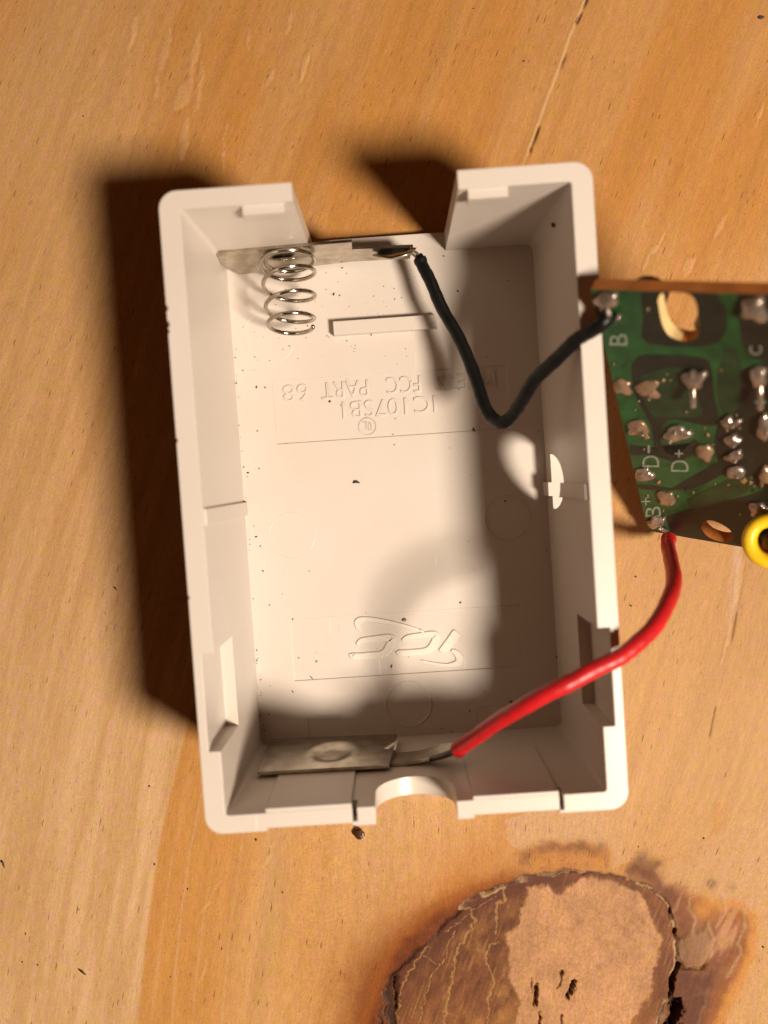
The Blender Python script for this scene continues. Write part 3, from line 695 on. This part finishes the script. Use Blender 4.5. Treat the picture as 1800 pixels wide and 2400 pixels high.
def lump(name, centre, au, av, an, mat, parent, seed, nr=7, na=22, rag=0.16, power=0.62, delta=None):
    """solder blob: dome with an uneven outline. au, av: in-plane half axes (vectors), an: height vector"""
    rnd = random.Random(seed); ph = [rnd.uniform(0, 6.28) for _ in range(4)]; am = [rnd.uniform(.3, 1) * rag for _ in range(4)]
    c, au, av, an = [np.array(q, float) for q in (centre, au, av, an)]
    bm = bmesh.new(); rings = []
    for j in range(nr):
        r = 1 - j / nr; row = []
        for k in range(na):
            a = 2 * math.pi * k / na
            q = 1 + sum(am[i] * math.sin((i + 2) * a + ph[i]) for i in range(4)) * r
            hgt = (1 - r ** 2.2) ** power * (1 + 0.12 * math.sin(3 * a + ph[0]) * r)
            row.append(bm.verts.new(c + r * q * (math.cos(a) * au + math.sin(a) * av) + hgt * an))
        rings.append(row)
    tip = bm.verts.new(c + an * 1.02)
    for j in range(nr - 1):
        for k in range(na): bm.faces.new((rings[j][k], rings[j][(k + 1) % na], rings[j + 1][(k + 1) % na], rings[j + 1][k]))
    for k in range(na): bm.faces.new((rings[-1][k], rings[-1][(k + 1) % na], tip))
    bm.faces.new(rings[0][::-1])
    o = obj(name, bm, mat, parent, True)
    if delta is not None: local(o, delta)
    return o
t0 = at(926, 590, 6.6)
lump("solder", t0, (2.55, 0.15, 0.2), (0.1, -0.55, 0.95), (0, -0.9, 0.8), M_STEEL, sp_c, 3, rag=.08, delta=off)
t1 = at(872, 583, 5.8)
lump("flux_residue", t1, (1.1, 0.05, 0.2), (0.05, -0.25, 0.3), (0, -0.25, 0.3), M_FLUX, sp_c, 5, rag=.2, delta=off)
t2 = at(668, 603, 7.2)
lump("weld", t2, (1.2, 0, 0.1), (0.0, -0.35, 0.8), (0, -0.5, 0.2), M_SOLDER, sp_c, 8, rag=.25, delta=off)

# ------------------------------------------------------------------ flat contact (lower end)
fc = thing("flat_contact", "flat nickel contact plate with a dimple, leaning on the end wall with the round notch", "battery contact", (-10, -31, FZ))
off2 = Vector((10, 31, -FZ))
pq = (at(634, 1738, 3.2), at(932, 1727, 4.4), at(912, 1800, 15.2), at(603, 1817, 14.8))
def lean(p):  # keep inside the wall
    return p
local(sheet("contact_plate", tuple(pq[i] for i in (3, 2, 1, 0)), -0.4, M_STEEL, fc, 44, 26, (0.53, 0.46, 0.13, 0.24, -0.30)), off2)
tb = [at(912, 1795, 13.6), at(985, 1784, 14.0), at(1040, 1770, 14.8), at(1068, 1762, 16.0)]
tl = [at(925, 1768, 9.6), at(985, 1762, 10.6), at(1030, 1748, 12.2), at(1066, 1744, 13.6)]
bm = bmesh.new(); rows = [[], []]
for a, b in zip(spline(tb, 5), spline(tl, 5)):
    for s in (0, 1):
        dlt = np.array([0, 0.4 * s, 0.0]) - np.array([0, .2, 0])
        rows[s].append((bm.verts.new(a + dlt), bm.verts.new(b + dlt)))
for i in range(len(rows[0]) - 1):
    for s in (0, 1):
        bm.faces.new((rows[s][i][0], rows[s][i + 1][0], rows[s][i + 1][1], rows[s][i][1]))
    for k in (0, 1):
        bm.faces.new((rows[0][i][k], rows[0][i + 1][k], rows[1][i + 1][k], rows[1][i][k]))
for i in (0, -1): bm.faces.new((rows[0][i][0], rows[0][i][1], rows[1][i][1], rows[1][i][0]))
local(obj("solder_tab", bm, M_STEEL, fc, 40), off2)
# bent-up ear on the plate
ear = [at(898, 1755, 10.2), at(927, 1758, 9.6), at(934, 1733, 7.0)]
bm = bmesh.new(); lo_ = [bm.verts.new(p + np.array([0, -.05, -.25])) for p in ear]; hi_ = [bm.verts.new(p) for p in ear]
bm.faces.new(lo_[::-1]); bm.faces.new(hi_)
for i in range(3): bm.faces.new((lo_[i], lo_[(i + 1) % 3], hi_[(i + 1) % 3], hi_[i]))
local(obj("bent_ear", bm, M_STEEL, fc), off2)

# ------------------------------------------------------------------ circuit board
U = np.array([0.82097873, -0.19176869, 0.53779057]); V_ = np.array([-0.29302093, 0.66689176, 0.68512343]); N_ = np.cross(U, V_)
BL = np.array([32.62, -6.5, 1.9])
BW, BLEN, BT = 27.0, 40.0, 1.6
rotm = Matrix([[U[i], V_[i], N_[i]] for i in range(3)])
pcb = thing("circuit_board", "green circuit board full of solder joints, tilted against the long side of the housing", "circuit board", BL, rotm)
def bd(px, py):
    """photo pixel -> board plane (u, v)"""
    d = np.array([(px - 900) / FOCAL, (1200 - py) / FOCAL, -1.0]) @ RC
    t = np.dot(BL - CAM_POS, N_) / np.dot(d, N_); p = CAM_POS + t * d - BL
    return np.array([p @ U, p @ V_])
def bz(x, y): return bd(1200 + 0.36166 * x, 600 + 0.36166 * y)       # helper for the enlarged layout sketch
slot = bmesh.new()
OUT = lambda pts: [tuple(p[:2]) for p in spline([(*bz(x, y), 0) for x, y in pts + pts[:1]], 3)][:-1]
s_pts = OUT([(945, 290), (962, 250), (1010, 235), (1100, 237), (1160, 255), (1195, 310), (1203, 370), (1215, 450), (1210, 500), (1180, 540), (1120, 553), (1040, 530), (1000, 495), (968, 420)])
h_pts = OUT([(1225, 1760), (1237, 1730), (1280, 1713), (1340, 1730), (1400, 1765), (1430, 1800), (1432, 1830), (1410, 1850), (1360, 1853), (1290, 1830), (1250, 1800)])
c = np.mean(s_pts, 0); ch = np.mean(h_pts, 0)
add_prism(slot, s_pts, -3, 1)
rh = bmesh.new(); add_prism(rh, h_pts, -3, 1)
b0 = bmesh.new(); add_box(b0, 0, BW, 0, BLEN, -BT, 0)
me = boolean(b0, [slot, rh])
me.materials.append(M_MASK); me.materials.append(M_LAMINATE); me.materials.append(M_LAMINATE_LIT)
for p in me.polygons:
    p.material_index = 0 if abs(p.normal.z) > 0.5 and p.center.z > -0.1 else 1
    if p.material_index and abs(p.normal.z) < .5 and math.hypot(p.center.x - c[0], p.center.y - c[1]) < 7 and 0.5 < p.center.y < BLEN - 0.5 and p.normal.x > 0.25: p.material_index = 2  # left wall of the slot is coloured as if lit
finish("laminate", me, None, pcb, 40)
def patch(name, pts, mat, z):
    bm = bmesh.new(); P = [bz(x, y) for x, y in pts]
    P = [p[:2] for p in spline([(p[0], p[1], 0) for p in P + [P[0]]], 3)][:-1]
    P = [(min(max(p[0], 0.02), BW - .02), min(max(p[1], 0.02), BLEN - .02)) for p in P]
    add_prism(bm, P, 0.001, z)
    bmesh.ops.triangulate(bm, faces=[f for f in bm.faces if len(f.verts) > 4])
    return bm
def cut_patch(bm, mat, z):
    """keep the patches clear of the two openings"""
    s2 = bmesh.new(); add_prism(s2, [((p[0] - c[0]) * 1.02 + c[0], (p[1] - c[1]) * 1.02 + c[1]) for p in s_pts], -1, 1)
    h2 = bmesh.new(); add_prism(h2, [((p[0] - ch[0]) * 1.02 + ch[0], (p[1] - ch[1]) * 1.02 + ch[1]) for p in h_pts], -1, 1)
    return finish("bare_strip", boolean(bm, [s2, h2]), mat, pcb)
for pts, mat, z in (
    ([(835, 232), (1330, 245), (1345, 560), (880, 565), (850, 400)], M_MASKDARK, 0.02),
    ([(770, 720), (830, 645), (1000, 640), (1230, 660), (1290, 720), (1310, 900), (1335, 1080), (1230, 1095), (1010, 1060), (960, 1200), (1010, 1290), (930, 1250), (900, 1100), (800, 900)], M_MASKDARK, 0.02),
    ([(835, 770), (1080, 720), (1180, 880), (1230, 1030), (1000, 1045), (900, 1020), (850, 900)], M_MASKMID, 0.035),
    ([(765, 1225), (900, 1240), (1040, 1285), (1110, 1260), (1180, 1190), (1215, 1230), (1150, 1300), (1050, 1330), (900, 1290), (775, 1285)], M_MASKDARK, 0.03),
    ([(1040, 1505), (1200, 1410), (1370, 1320), (1400, 1390), (1150, 1510), (840, 1510), (830, 1480)], M_MASKDARK, 0.026),
    ([(1000, 1690), (1150, 1640), (1500, 1560), (1750, 1480), (1900, 1500), (1900, 1990), (1450, 1890), (1180, 1840), (1040, 1790)], M_MASKDARK, 0.02),
    ([(1460, 235), (1900, 240), (1900, 690), (1560, 660), (1480, 500)], M_MASKDARK, 0.024),
    ([(1480, 740), (1900, 700), (1900, 1480), (1560, 1490), (1340, 1340), (1330, 1100), (1470, 980)], M_MASKDARK, 0.022),
    ([(1380, 600), (1470, 640), (1500, 960), (1360, 1000), (1330, 800)], M_MASKMID, 0.02),
    ([(1130, 1580), (1400, 1450), (1560, 1440), (1500, 1540), (1200, 1640)], M_MASKMID, 0.028)):
    cut_patch(patch("", pts, mat, z), mat, z)
def blob(x, y, w, hgt, mat=M_SOLDER_DULL, rise=0.5, seed=0, ang=0, name="solder_joint"):
    cc = bz(x, y)
    if cc[0] > BW - 2: return None
    a = bz(x - w / 2, y); b = bz(x + w / 2, y); d = bz(x, y - hgt / 2); e = bz(x, y + hgt / 2)
    k_ = 0.88 if w > 60 else 0.7; au = (b - a) / 2 * k_; av = (d - e) / 2 * k_
    return lump(name, (*cc, 0.0), (*au, 0), (*av, 0), (0, 0, rise), mat, pcb, seed or int(x * 7 + y), rag=.17)
J = [(610, 285, 190, 150, .9, M_SOLDER), (690, 388, 60, 70, .7, M_SOLDER), (1570, 335, 230, 190, 1.0, M_SOLDER), (715, 845, 145, 115, .55, M_SOLDER_DULL), (880, 858, 190, 140, .55, M_SOLDER_DULL),
     (1180, 790, 170, 165, .95, M_SOLDER), (1600, 775, 150, 160, .95, M_SOLDER), (815, 1112, 180, 115, .6, M_SOLDER_DULL), (1068, 1145, 195, 130, .8, M_SOLDER), (1250, 1270, 135, 135, .6, M_SOLDER_DULL),
     (1415, 1070, 150, 95, .75, M_SOLDER), (1430, 1190, 140, 90, .75, M_SOLDER), (1440, 1290, 140, 90, .75, M_SOLDER), (1450, 1395, 150, 100, .75, M_SOLDER),
     (1635, 1105, 120, 220, .9, M_SOLDER), (1640, 1420, 110, 140, .7, M_SOLDER_DULL), (858, 1412, 140, 115, .7, M_SOLDER), (1000, 1570, 145, 110, .5, M_SOLDER_DULL), (935, 1718, 140, 95, .8, M_SOLDER),
     (1600, 1640, 170, 110, .7, M_SOLDER), (1760, 900, 160, 150, .8, M_SOLDER), (1780, 1250, 130, 160, .8, M_SOLDER), (1790, 520, 150, 150, .8, M_SOLDER)]
for i, (x, y, w, h_, r_, mt) in enumerate(J): blob(x, y, w, h_, mt, r_, 31 + i)
for x, y, s_ in ((1270, 1160, 34), (870, 1172, 50), (980, 805, 40), (1075, 1555, 26), (880, 345, 34), (660, 700, 22), (820, 940, 26), (1500, 1455, 60), (1545, 1470, 40), (800, 995, 20), (1130, 1010, 30), (950, 1465, 40)):
    blob(x, y, s_, s_, M_FLUX if s_ > 30 else M_SOLDER_DULL, .2, int(x), name="flux_spot")
rndb = random.Random(77)
for _ in range(46):
    x, y = rndb.uniform(720, 1640), rndb.uniform(680, 1760); q_ = bz(x, y)
    if q_[0] < 0.9 or q_[1] < 0.9 or np.hypot(*(q_ - c)) < 5 or np.hypot(*(q_ - ch)) < 3: continue
    blob(x, y, rndb.uniform(14, 34), rndb.uniform(14, 34), rndb.choice((M_FLUX, M_SOLDER_DULL, M_MASKDARK)), .12, int(x), name='flux_spot')
def pin(x, y, dv, r=0.28, ln=1.6):
    p = bz(x, y); bm = bmesh.new(); add_tube(bm, spline([(p[0], p[1], 0.3), (p[0] + .1, p[1] - dv * .4, ln * .7), (p[0] + .12, p[1] - dv, ln)], 4), r, 10)
    return obj("lead", bm, M_SOLDER, pcb, True)
pin(1180, 815, 2.2, .33, 1.5); pin(1615, 810, 2.6, .33, 1.4)
for x, y in ((1430, 1065), (1440, 1188), (1450, 1288), (1462, 1392), (1030, 1165), (1060, 1110), (895, 885), (855, 1120), (1655, 1110)): pin(x, y, .25, .22, .95)
def ink(s, x, y, size):
    me = text_mesh(s, size, 0.012); p = bz(x, y)
    me.transform(Matrix.Translation((p[0], p[1], 0.05)) @ Matrix.Rotation(math.pi / 2 , 4, 'Z'))
    return finish("lettering", me, M_INK, pcb)
def ink_fit(s, x, y, hx, wy):
    """one character: hx, wy = its height (across) and width (along) in layout-sketch pixels"""
    me = text_mesh(s, 1.0, 0.012); co = np.array([v.co for v in me.vertices]); mn, mx = co.min(0), co.max(0); mid = (mn + mx) / 2; sz = np.maximum(mx - mn, 1e-3)
    ax_u = (bz(x + hx / 2, y) - bz(x - hx / 2, y)); ax_v = (bz(x, y - wy / 2) - bz(x, y + wy / 2)); p = bz(x, y)
    # character's up -> -x of the sketch, its right -> up in the sketch
    m = Matrix(((ax_v[0] / sz[0], -ax_u[0] / sz[1], 0, p[0]), (ax_v[1] / sz[0], -ax_u[1] / sz[1], 0, p[1]), (0, 0, 1, 0.055), (0, 0, 0, 1)))
    me.transform(m @ Matrix.Translation((-mid[0], -mid[1], 0)))
    return finish("lettering", me, M_INK, pcb)
for s, x, y, hx, wy in (("B", 690, 540, 115, 75), ("D", 900, 1328, 110, 75), ("-", 887, 1250, 14, 50), ("D", 1087, 1358, 115, 75), ("+", 1083, 1278, 55, 50), ("B", 915, 1655, 100, 70), ("+", 868, 1588, 60, 50), ("C", 1580, 610, 80, 60), ("4", 1610, 960, 70, 60)):
    ink_fit(s, x, y, hx, wy)
# parts on the underside
bm = bmesh.new(); p = bz(790, 150); add_tube(bm, [(p[0], BLEN - 2.75, -BT), (p[0], BLEN - 2.75, -BT - 1.7)], 1.9, 24)
obj("capacitor", bm, M_BLACKPART, pcb, 40)
p = bz(1240, 480); bm = bmesh.new(); add_tube(bm, [(p[0] - .2, p[1] - 1.2, -BT - 0.3), (p[0] - .2, p[1] - 1.2, -BT - 4)], 1.4, 20)
obj("ceramic_post", bm, M_CERAMIC, pcb, 40)

# ------------------------------------------------------------------ yellow sleeve on the board's lower edge
def lathe(bm, prof, seg=40):
    rings = [[bm.verts.new((r * math.cos(2 * math.pi * k / seg), r * math.sin(2 * math.pi * k / seg), z)) for k in range(seg)] for r, z in prof]
    n_ = len(rings)
    for i in range(n_):
        a, b = rings[i], rings[(i + 1) % n_]
        for k in range(seg): bm.faces.new((a[k], a[(k + 1) % seg], b[(k + 1) % seg], b[k]))
yc = at(1806, 1269, 19.5)
ydir = Vector(CAM_POS - yc) + Vector((-8, -6, 0)); yrot = ydir.to_track_quat('Z', 'Y').to_matrix()
ys = thing("yellow_sleeve", "thick yellow rubber sleeve at the lower edge of the circuit board, seen end on", "rubber sleeve", yc, yrot)
bm = bmesh.new(); lathe(bm, [(1.55, -0.8), (1.55, -8), (2.6, -8), (3.05, -3.0)] + [(2.33 + .78 * math.cos(a), -0.8 + 0.7 * math.sin(a)) for a in np.linspace(0, math.pi, 9)])
obj("sleeve_wall", bm, M_YELLOW, ys, 50)
bm = bmesh.new(); add_tube(bm, [(0.5, -0.3, -7.5), (0.5, -0.3, -2.6)], 0.75, 16); obj("core_wire", bm, M_COPPER, ys, 40)

# ------------------------------------------------------------------ wires
def pebble(r, seed, flat=1.0):
    rnd = random.Random(seed); bm = bmesh.new(); bmesh.ops.create_icosphere(bm, subdivisions=2, radius=r)
    for v in bm.verts: v.co = Vector((v.co.x * (1 + rnd.uniform(-.22, .22)), v.co.y * (1 + rnd.uniform(-.22, .22)), v.co.z * flat * (1 + rnd.uniform(-.2, .2))))
    return bm
def wire(name, label, pts, r, mat, cat="wire"):
    root = thing(name, label, cat, pts[0])
    bm = bmesh.new(); path = spline(pts, 12); rnd = random.Random(len(name)); ph = [rnd.uniform(0, 6) for _ in range(6)]
    path = [p + 0.05 * np.array([math.sin(i * .23 + ph[0]), math.sin(i * .31 + ph[1]), math.sin(i * .27 + ph[2])]) for i, p in enumerate(path)]
    rad = [r * (1 + 0.018 * math.sin(i * .55 + ph[3]) + 0.02 * math.sin(i * 1.3 + ph[4]) + (0.07 if i < 3 or i > len(path) - 4 else 0)) for i in range(len(path))]
    add_tube(bm, path, rad, 20, True, 0.006)
    o = obj("insulation", bm, mat, root, 50); local(o, Vector(-np.array(pts[0])))
    return root
def strands(root, origin, pts, mat, nst=5, r=0.13, spread=0.22):
    bm = bmesh.new(); rnd = random.Random(5)
    for k in range(nst):
        o_ = np.array([rnd.uniform(-1, 1) * spread for _ in range(3)])
        q = [np.array(p) + o_ * (0.6 if i == 0 else 1) for i, p in enumerate(pts)]; add_tube(bm, spline(q, 4), r, 6)
    local(obj("bare_strands", bm, mat, root, True), Vector(-np.array(origin)))
bp = [at(984, 607, 6.9), at(1002, 645, 7.4), at(1030, 710, 8.3), at(1075, 790, 9.6), at(1112, 880, 11.0), at(1134, 945, 12.2), at(1152, 978, 13.2), at(1172, 990, 14.2), at(1196, 980, 15.4),
      at(1222, 940, 17.2), at(1260, 885, 20.0), at(1320, 825, 23.6), at(1370, 785, 26.3), at(1408, 760, 28.0), at(1428, 740, 28.2)]
bw = wire("black_wire", "thin black wire from the spring contact looping up to the circuit board", bp, 0.77, M_BLACK)
strands(bw, bp[0], [at(958, 588, 6.9), at(970, 594, 6.9), at(986, 610, 6.9)], M_SOLDER, 6, .12, .3)
fe = pebble(0.78, 31, .9); local(obj('melted_insulation', fe, M_BLACK, bw), Vector((0.05, -0.15, 0.05)))
BP = lambda x, y, w: BL + bz(x, y)[0] * U + bz(x, y)[1] * V_ + w * N_
strands(bw, bp[0], [BP(625, 300, .6), BP(650, 350, 1.0), bp[-1]], M_DARKLEAD, 4, .25, .1)
rp = [at(1072, 1757, 18.0), at(1100, 1738, 20.2), at(1150, 1702, 23.8), at(1215, 1662, 27.2), at(1290, 1622, 29.0), at(1360, 1586, 29.4), at(1425, 1554, 28.8), at(1480, 1520, 28.2), at(1532, 1470, 26.6),
      at(1566, 1410, 23.5), at(1580, 1355, 18.5), at(1572, 1310, 11.0), at(1566, 1285, 6.2), at(1568, 1262, 3.8)]
rw = wire("red_wire", "thick red wire crossing the housing rim from the flat contact to the circuit board", rp, 0.89, M_RED)
strands(rw, rp[0], [at(1010, 1779, 14.2), at(1046, 1769, 15.6), at(1080, 1753, 18.2)], M_DARKLEAD, 6, .26, .16)
strands(rw, rp[0], [at(1569, 1266, 3.8), at(1566, 1250, 3.6), BP(960, 1745, .5)], M_SOLDER, 4, .16, .15)

# ------------------------------------------------------------------ crumbs and dirt
p = at(842, 1955, 0.7); bm = pebble(0.68, 3, .8)
tmp = pebble(0.25, 9); tmp.transform(Matrix.Translation((-.25, .75, -.2))); m_ = bpy.data.meshes.new("x"); tmp.to_mesh(m_); tmp.free(); bm.from_mesh(m_)
o = obj("crumb", bm, M_CRUMB); o.location = Vector(p) * S; tag(o, "shiny dark brown crumb on the wood just outside the notched end of the housing", "crumb")
bm = bmesh.new(); add_tube(bm, [(-.42, -.02, .1), (-.1, .12, .22), (.2, .06, .24), (.45, -.08, .1)], [.07, .17, .15, .05], 7)
o = obj("black_flake", bm, M_DIRT); o.location = Vector(at(835, 1131, FZ)) * S; tag(o, "lone black flake in the middle of the housing floor", "flake")
bm = bmesh.new(); bmesh.ops.create_icosphere(bm, subdivisions=1, radius=.16); 
t_ = pebble(.2, 4); t_.transform(Matrix.Translation((.2, .1, 0))); m_ = bpy.data.meshes.new("x"); t_.to_mesh(m_); t_.free(); bm.from_mesh(m_)
o = obj("tan_crumb", bm, M_FLUFF); o.location = Vector(at(946, 1455, FZ + .15)) * S; tag(o, "tiny tan crumb on the swoosh of the moulded emblem", "crumb")
o = obj("cream_chip", pebble(.42, 12, .7), M_CERAMIC); o.location = Vector(at(622, 1776, 7.5)) * S; tag(o, "cream plastic chip at the left end of the flat contact", "chip")
# loose specks of dirt
dirt = bmesh.new(); rnd = random.Random(21)
def speck(bm, p, r):
    mm = bmesh.ops.create_icosphere(bm, subdivisions=1, radius=r)["verts"]; sx, a = rnd.uniform(.7, 1.9), rnd.uniform(0, 3.1)
    for v in mm:
        x, y = v.co.x * sx * (1 + rnd.uniform(-.2, .2)), v.co.y * (1 + rnd.uniform(-.2, .2))
        v.co = Vector((x * math.cos(a) - y * math.sin(a) + p[0], x * math.sin(a) + y * math.cos(a) + p[1], v.co.z * .5 + p[2]))
for x, y, r in ((569, 868, .13), (601, 907, .14), (621, 908, .11), (603, 1010, .12), (607, 1098, .12), (581, 1108, .15), (579, 1117, .09), (600, 1258, .13), (610, 1280, .11), (616, 1338, .12), (773, 941, .16), (802, 628, .18), (812, 641, .1),
                (899, 671, .12), (796, 692, .11), (782, 689, .17), (925, 701, .09), (941, 698, .09), (876, 694, .08), (870, 785, .12), (797, 787, .09), (927, 981, .09), (921, 1018, .10), (924, 1042, .09), (1110, 1007, .17), (1054, 1050, .09),
                (1184, 1174, .17), (1079, 1412, .14), (985, 1476, .12), (958, 1540, .08), (1198, 1645, .22), (1101, 1666, .14), (1135, 1620, .10), (925, 1711, .11), (1035, 1708, .10), (1058, 1716, .11), (1025, 1733, .1), (1305, 1540, .14), (1308, 1592, .12), (1281, 1290, .12),
                (1263, 1010, .10), (686, 1451, .10), (700, 1542, .08), (602, 1525, .12), (602, 1548, .1), (611, 1593, .13), (610, 1630, .1), (608, 1679, .13), (617, 1700, .14), (619, 1712, .12), (630, 1674, .12), (632, 1418, .1), (725, 1338, .08), (632, 845, .10)):
    speck(dirt, at(x, y, FZ + .04), r * .82)
for _ in range(80):
    x, y = rnd.gauss(-6, 9), rnd.gauss(24, 4.5)
    if abs(x) < 19 and 14 < y < 30: speck(dirt, (x, y, FZ + .02), rnd.uniform(.03, .075))
for _ in range(35):
    x, y = rnd.uniform(-19, 19), rnd.uniform(-30, 30); speck(dirt, (x, y, FZ + .02), rnd.uniform(.025, .07))
for _ in range(26): speck(dirt, (-19.75 + rnd.uniform(0, .35), rnd.uniform(-27, 22), FZ + .03), rnd.uniform(.04, .1))
for x, y, z, r in ((1297, 527, 17, .30), (1320, 755, 13, .30), (1073, 682, FZ, .14), (1040, 600, FZ + .1, .12), (1100, 596, FZ, .1)): speck(dirt, at(x, y, z), r * .8)
for x0, y0, x1, y1, r in ((727, 1585, 734, 1592, .06), (919, 1558, 917, 1566, .07), (740, 1553, 744, 1548, .05), (684, 1618, 688, 1624, .06), (1109, 1002, 1113, 1012, .09)):
    a, b = at(x0, y0, FZ + .06), at(x1, y1, FZ + .1); add_tube(dirt, [a, (a + b) / 2, b], [r * .6, r, r * .5], 6)
for v in dirt.verts:
    pass
o = obj("dirt_specks", dirt, M_DIRT); o["kind"] = "stuff"; o["label"] = "loose dark specks of dirt scattered over the housing floor"
gr = bmesh.new()
for x, y, r in ((350, 1843, .16), (600, 1968, .17), (362, 2026, .11), (440, 2084, .11), (271, 1380, .13), (662, 2092, .10), (185, 2132, .08), (60, 2189, .11), (88, 2262, .12), (52, 2255, .1), (1070, 82, .0), (1784, 40, .28), (1110, 20, .1), (1228, 143, .11), (195, 272, .12), (400, 2290, .08),
                (520, 2224, .08), (1479, 1420, .12), (1490, 1352, .12), (1580, 2100, .07), (1789, 2220, .14), (1650, 1965, .10), (1497, 1985, .08), (1035, 2231, .0)):
    if r: speck(gr, at(x, y, .12), r)
for x0, y0, x1, y1, r in ((184, 2272, 201, 2285, .13), (2, 2018, 8, 2024, .16), (8, 2024, 10, 2034, .12), (267, 1376, 273, 1383, .12)):
    a, b = at(x0, y0, .14), at(x1, y1, .14); add_tube(gr, [a, (a + b) / 2 + np.array([0, .1, .1]), b], [r * .6, r, r * .5], 6)
o = obj("sawdust_specks", gr, M_DIRT); o["kind"] = "stuff"; o["label"] = "dark specks and splinters lying on the bare wood"
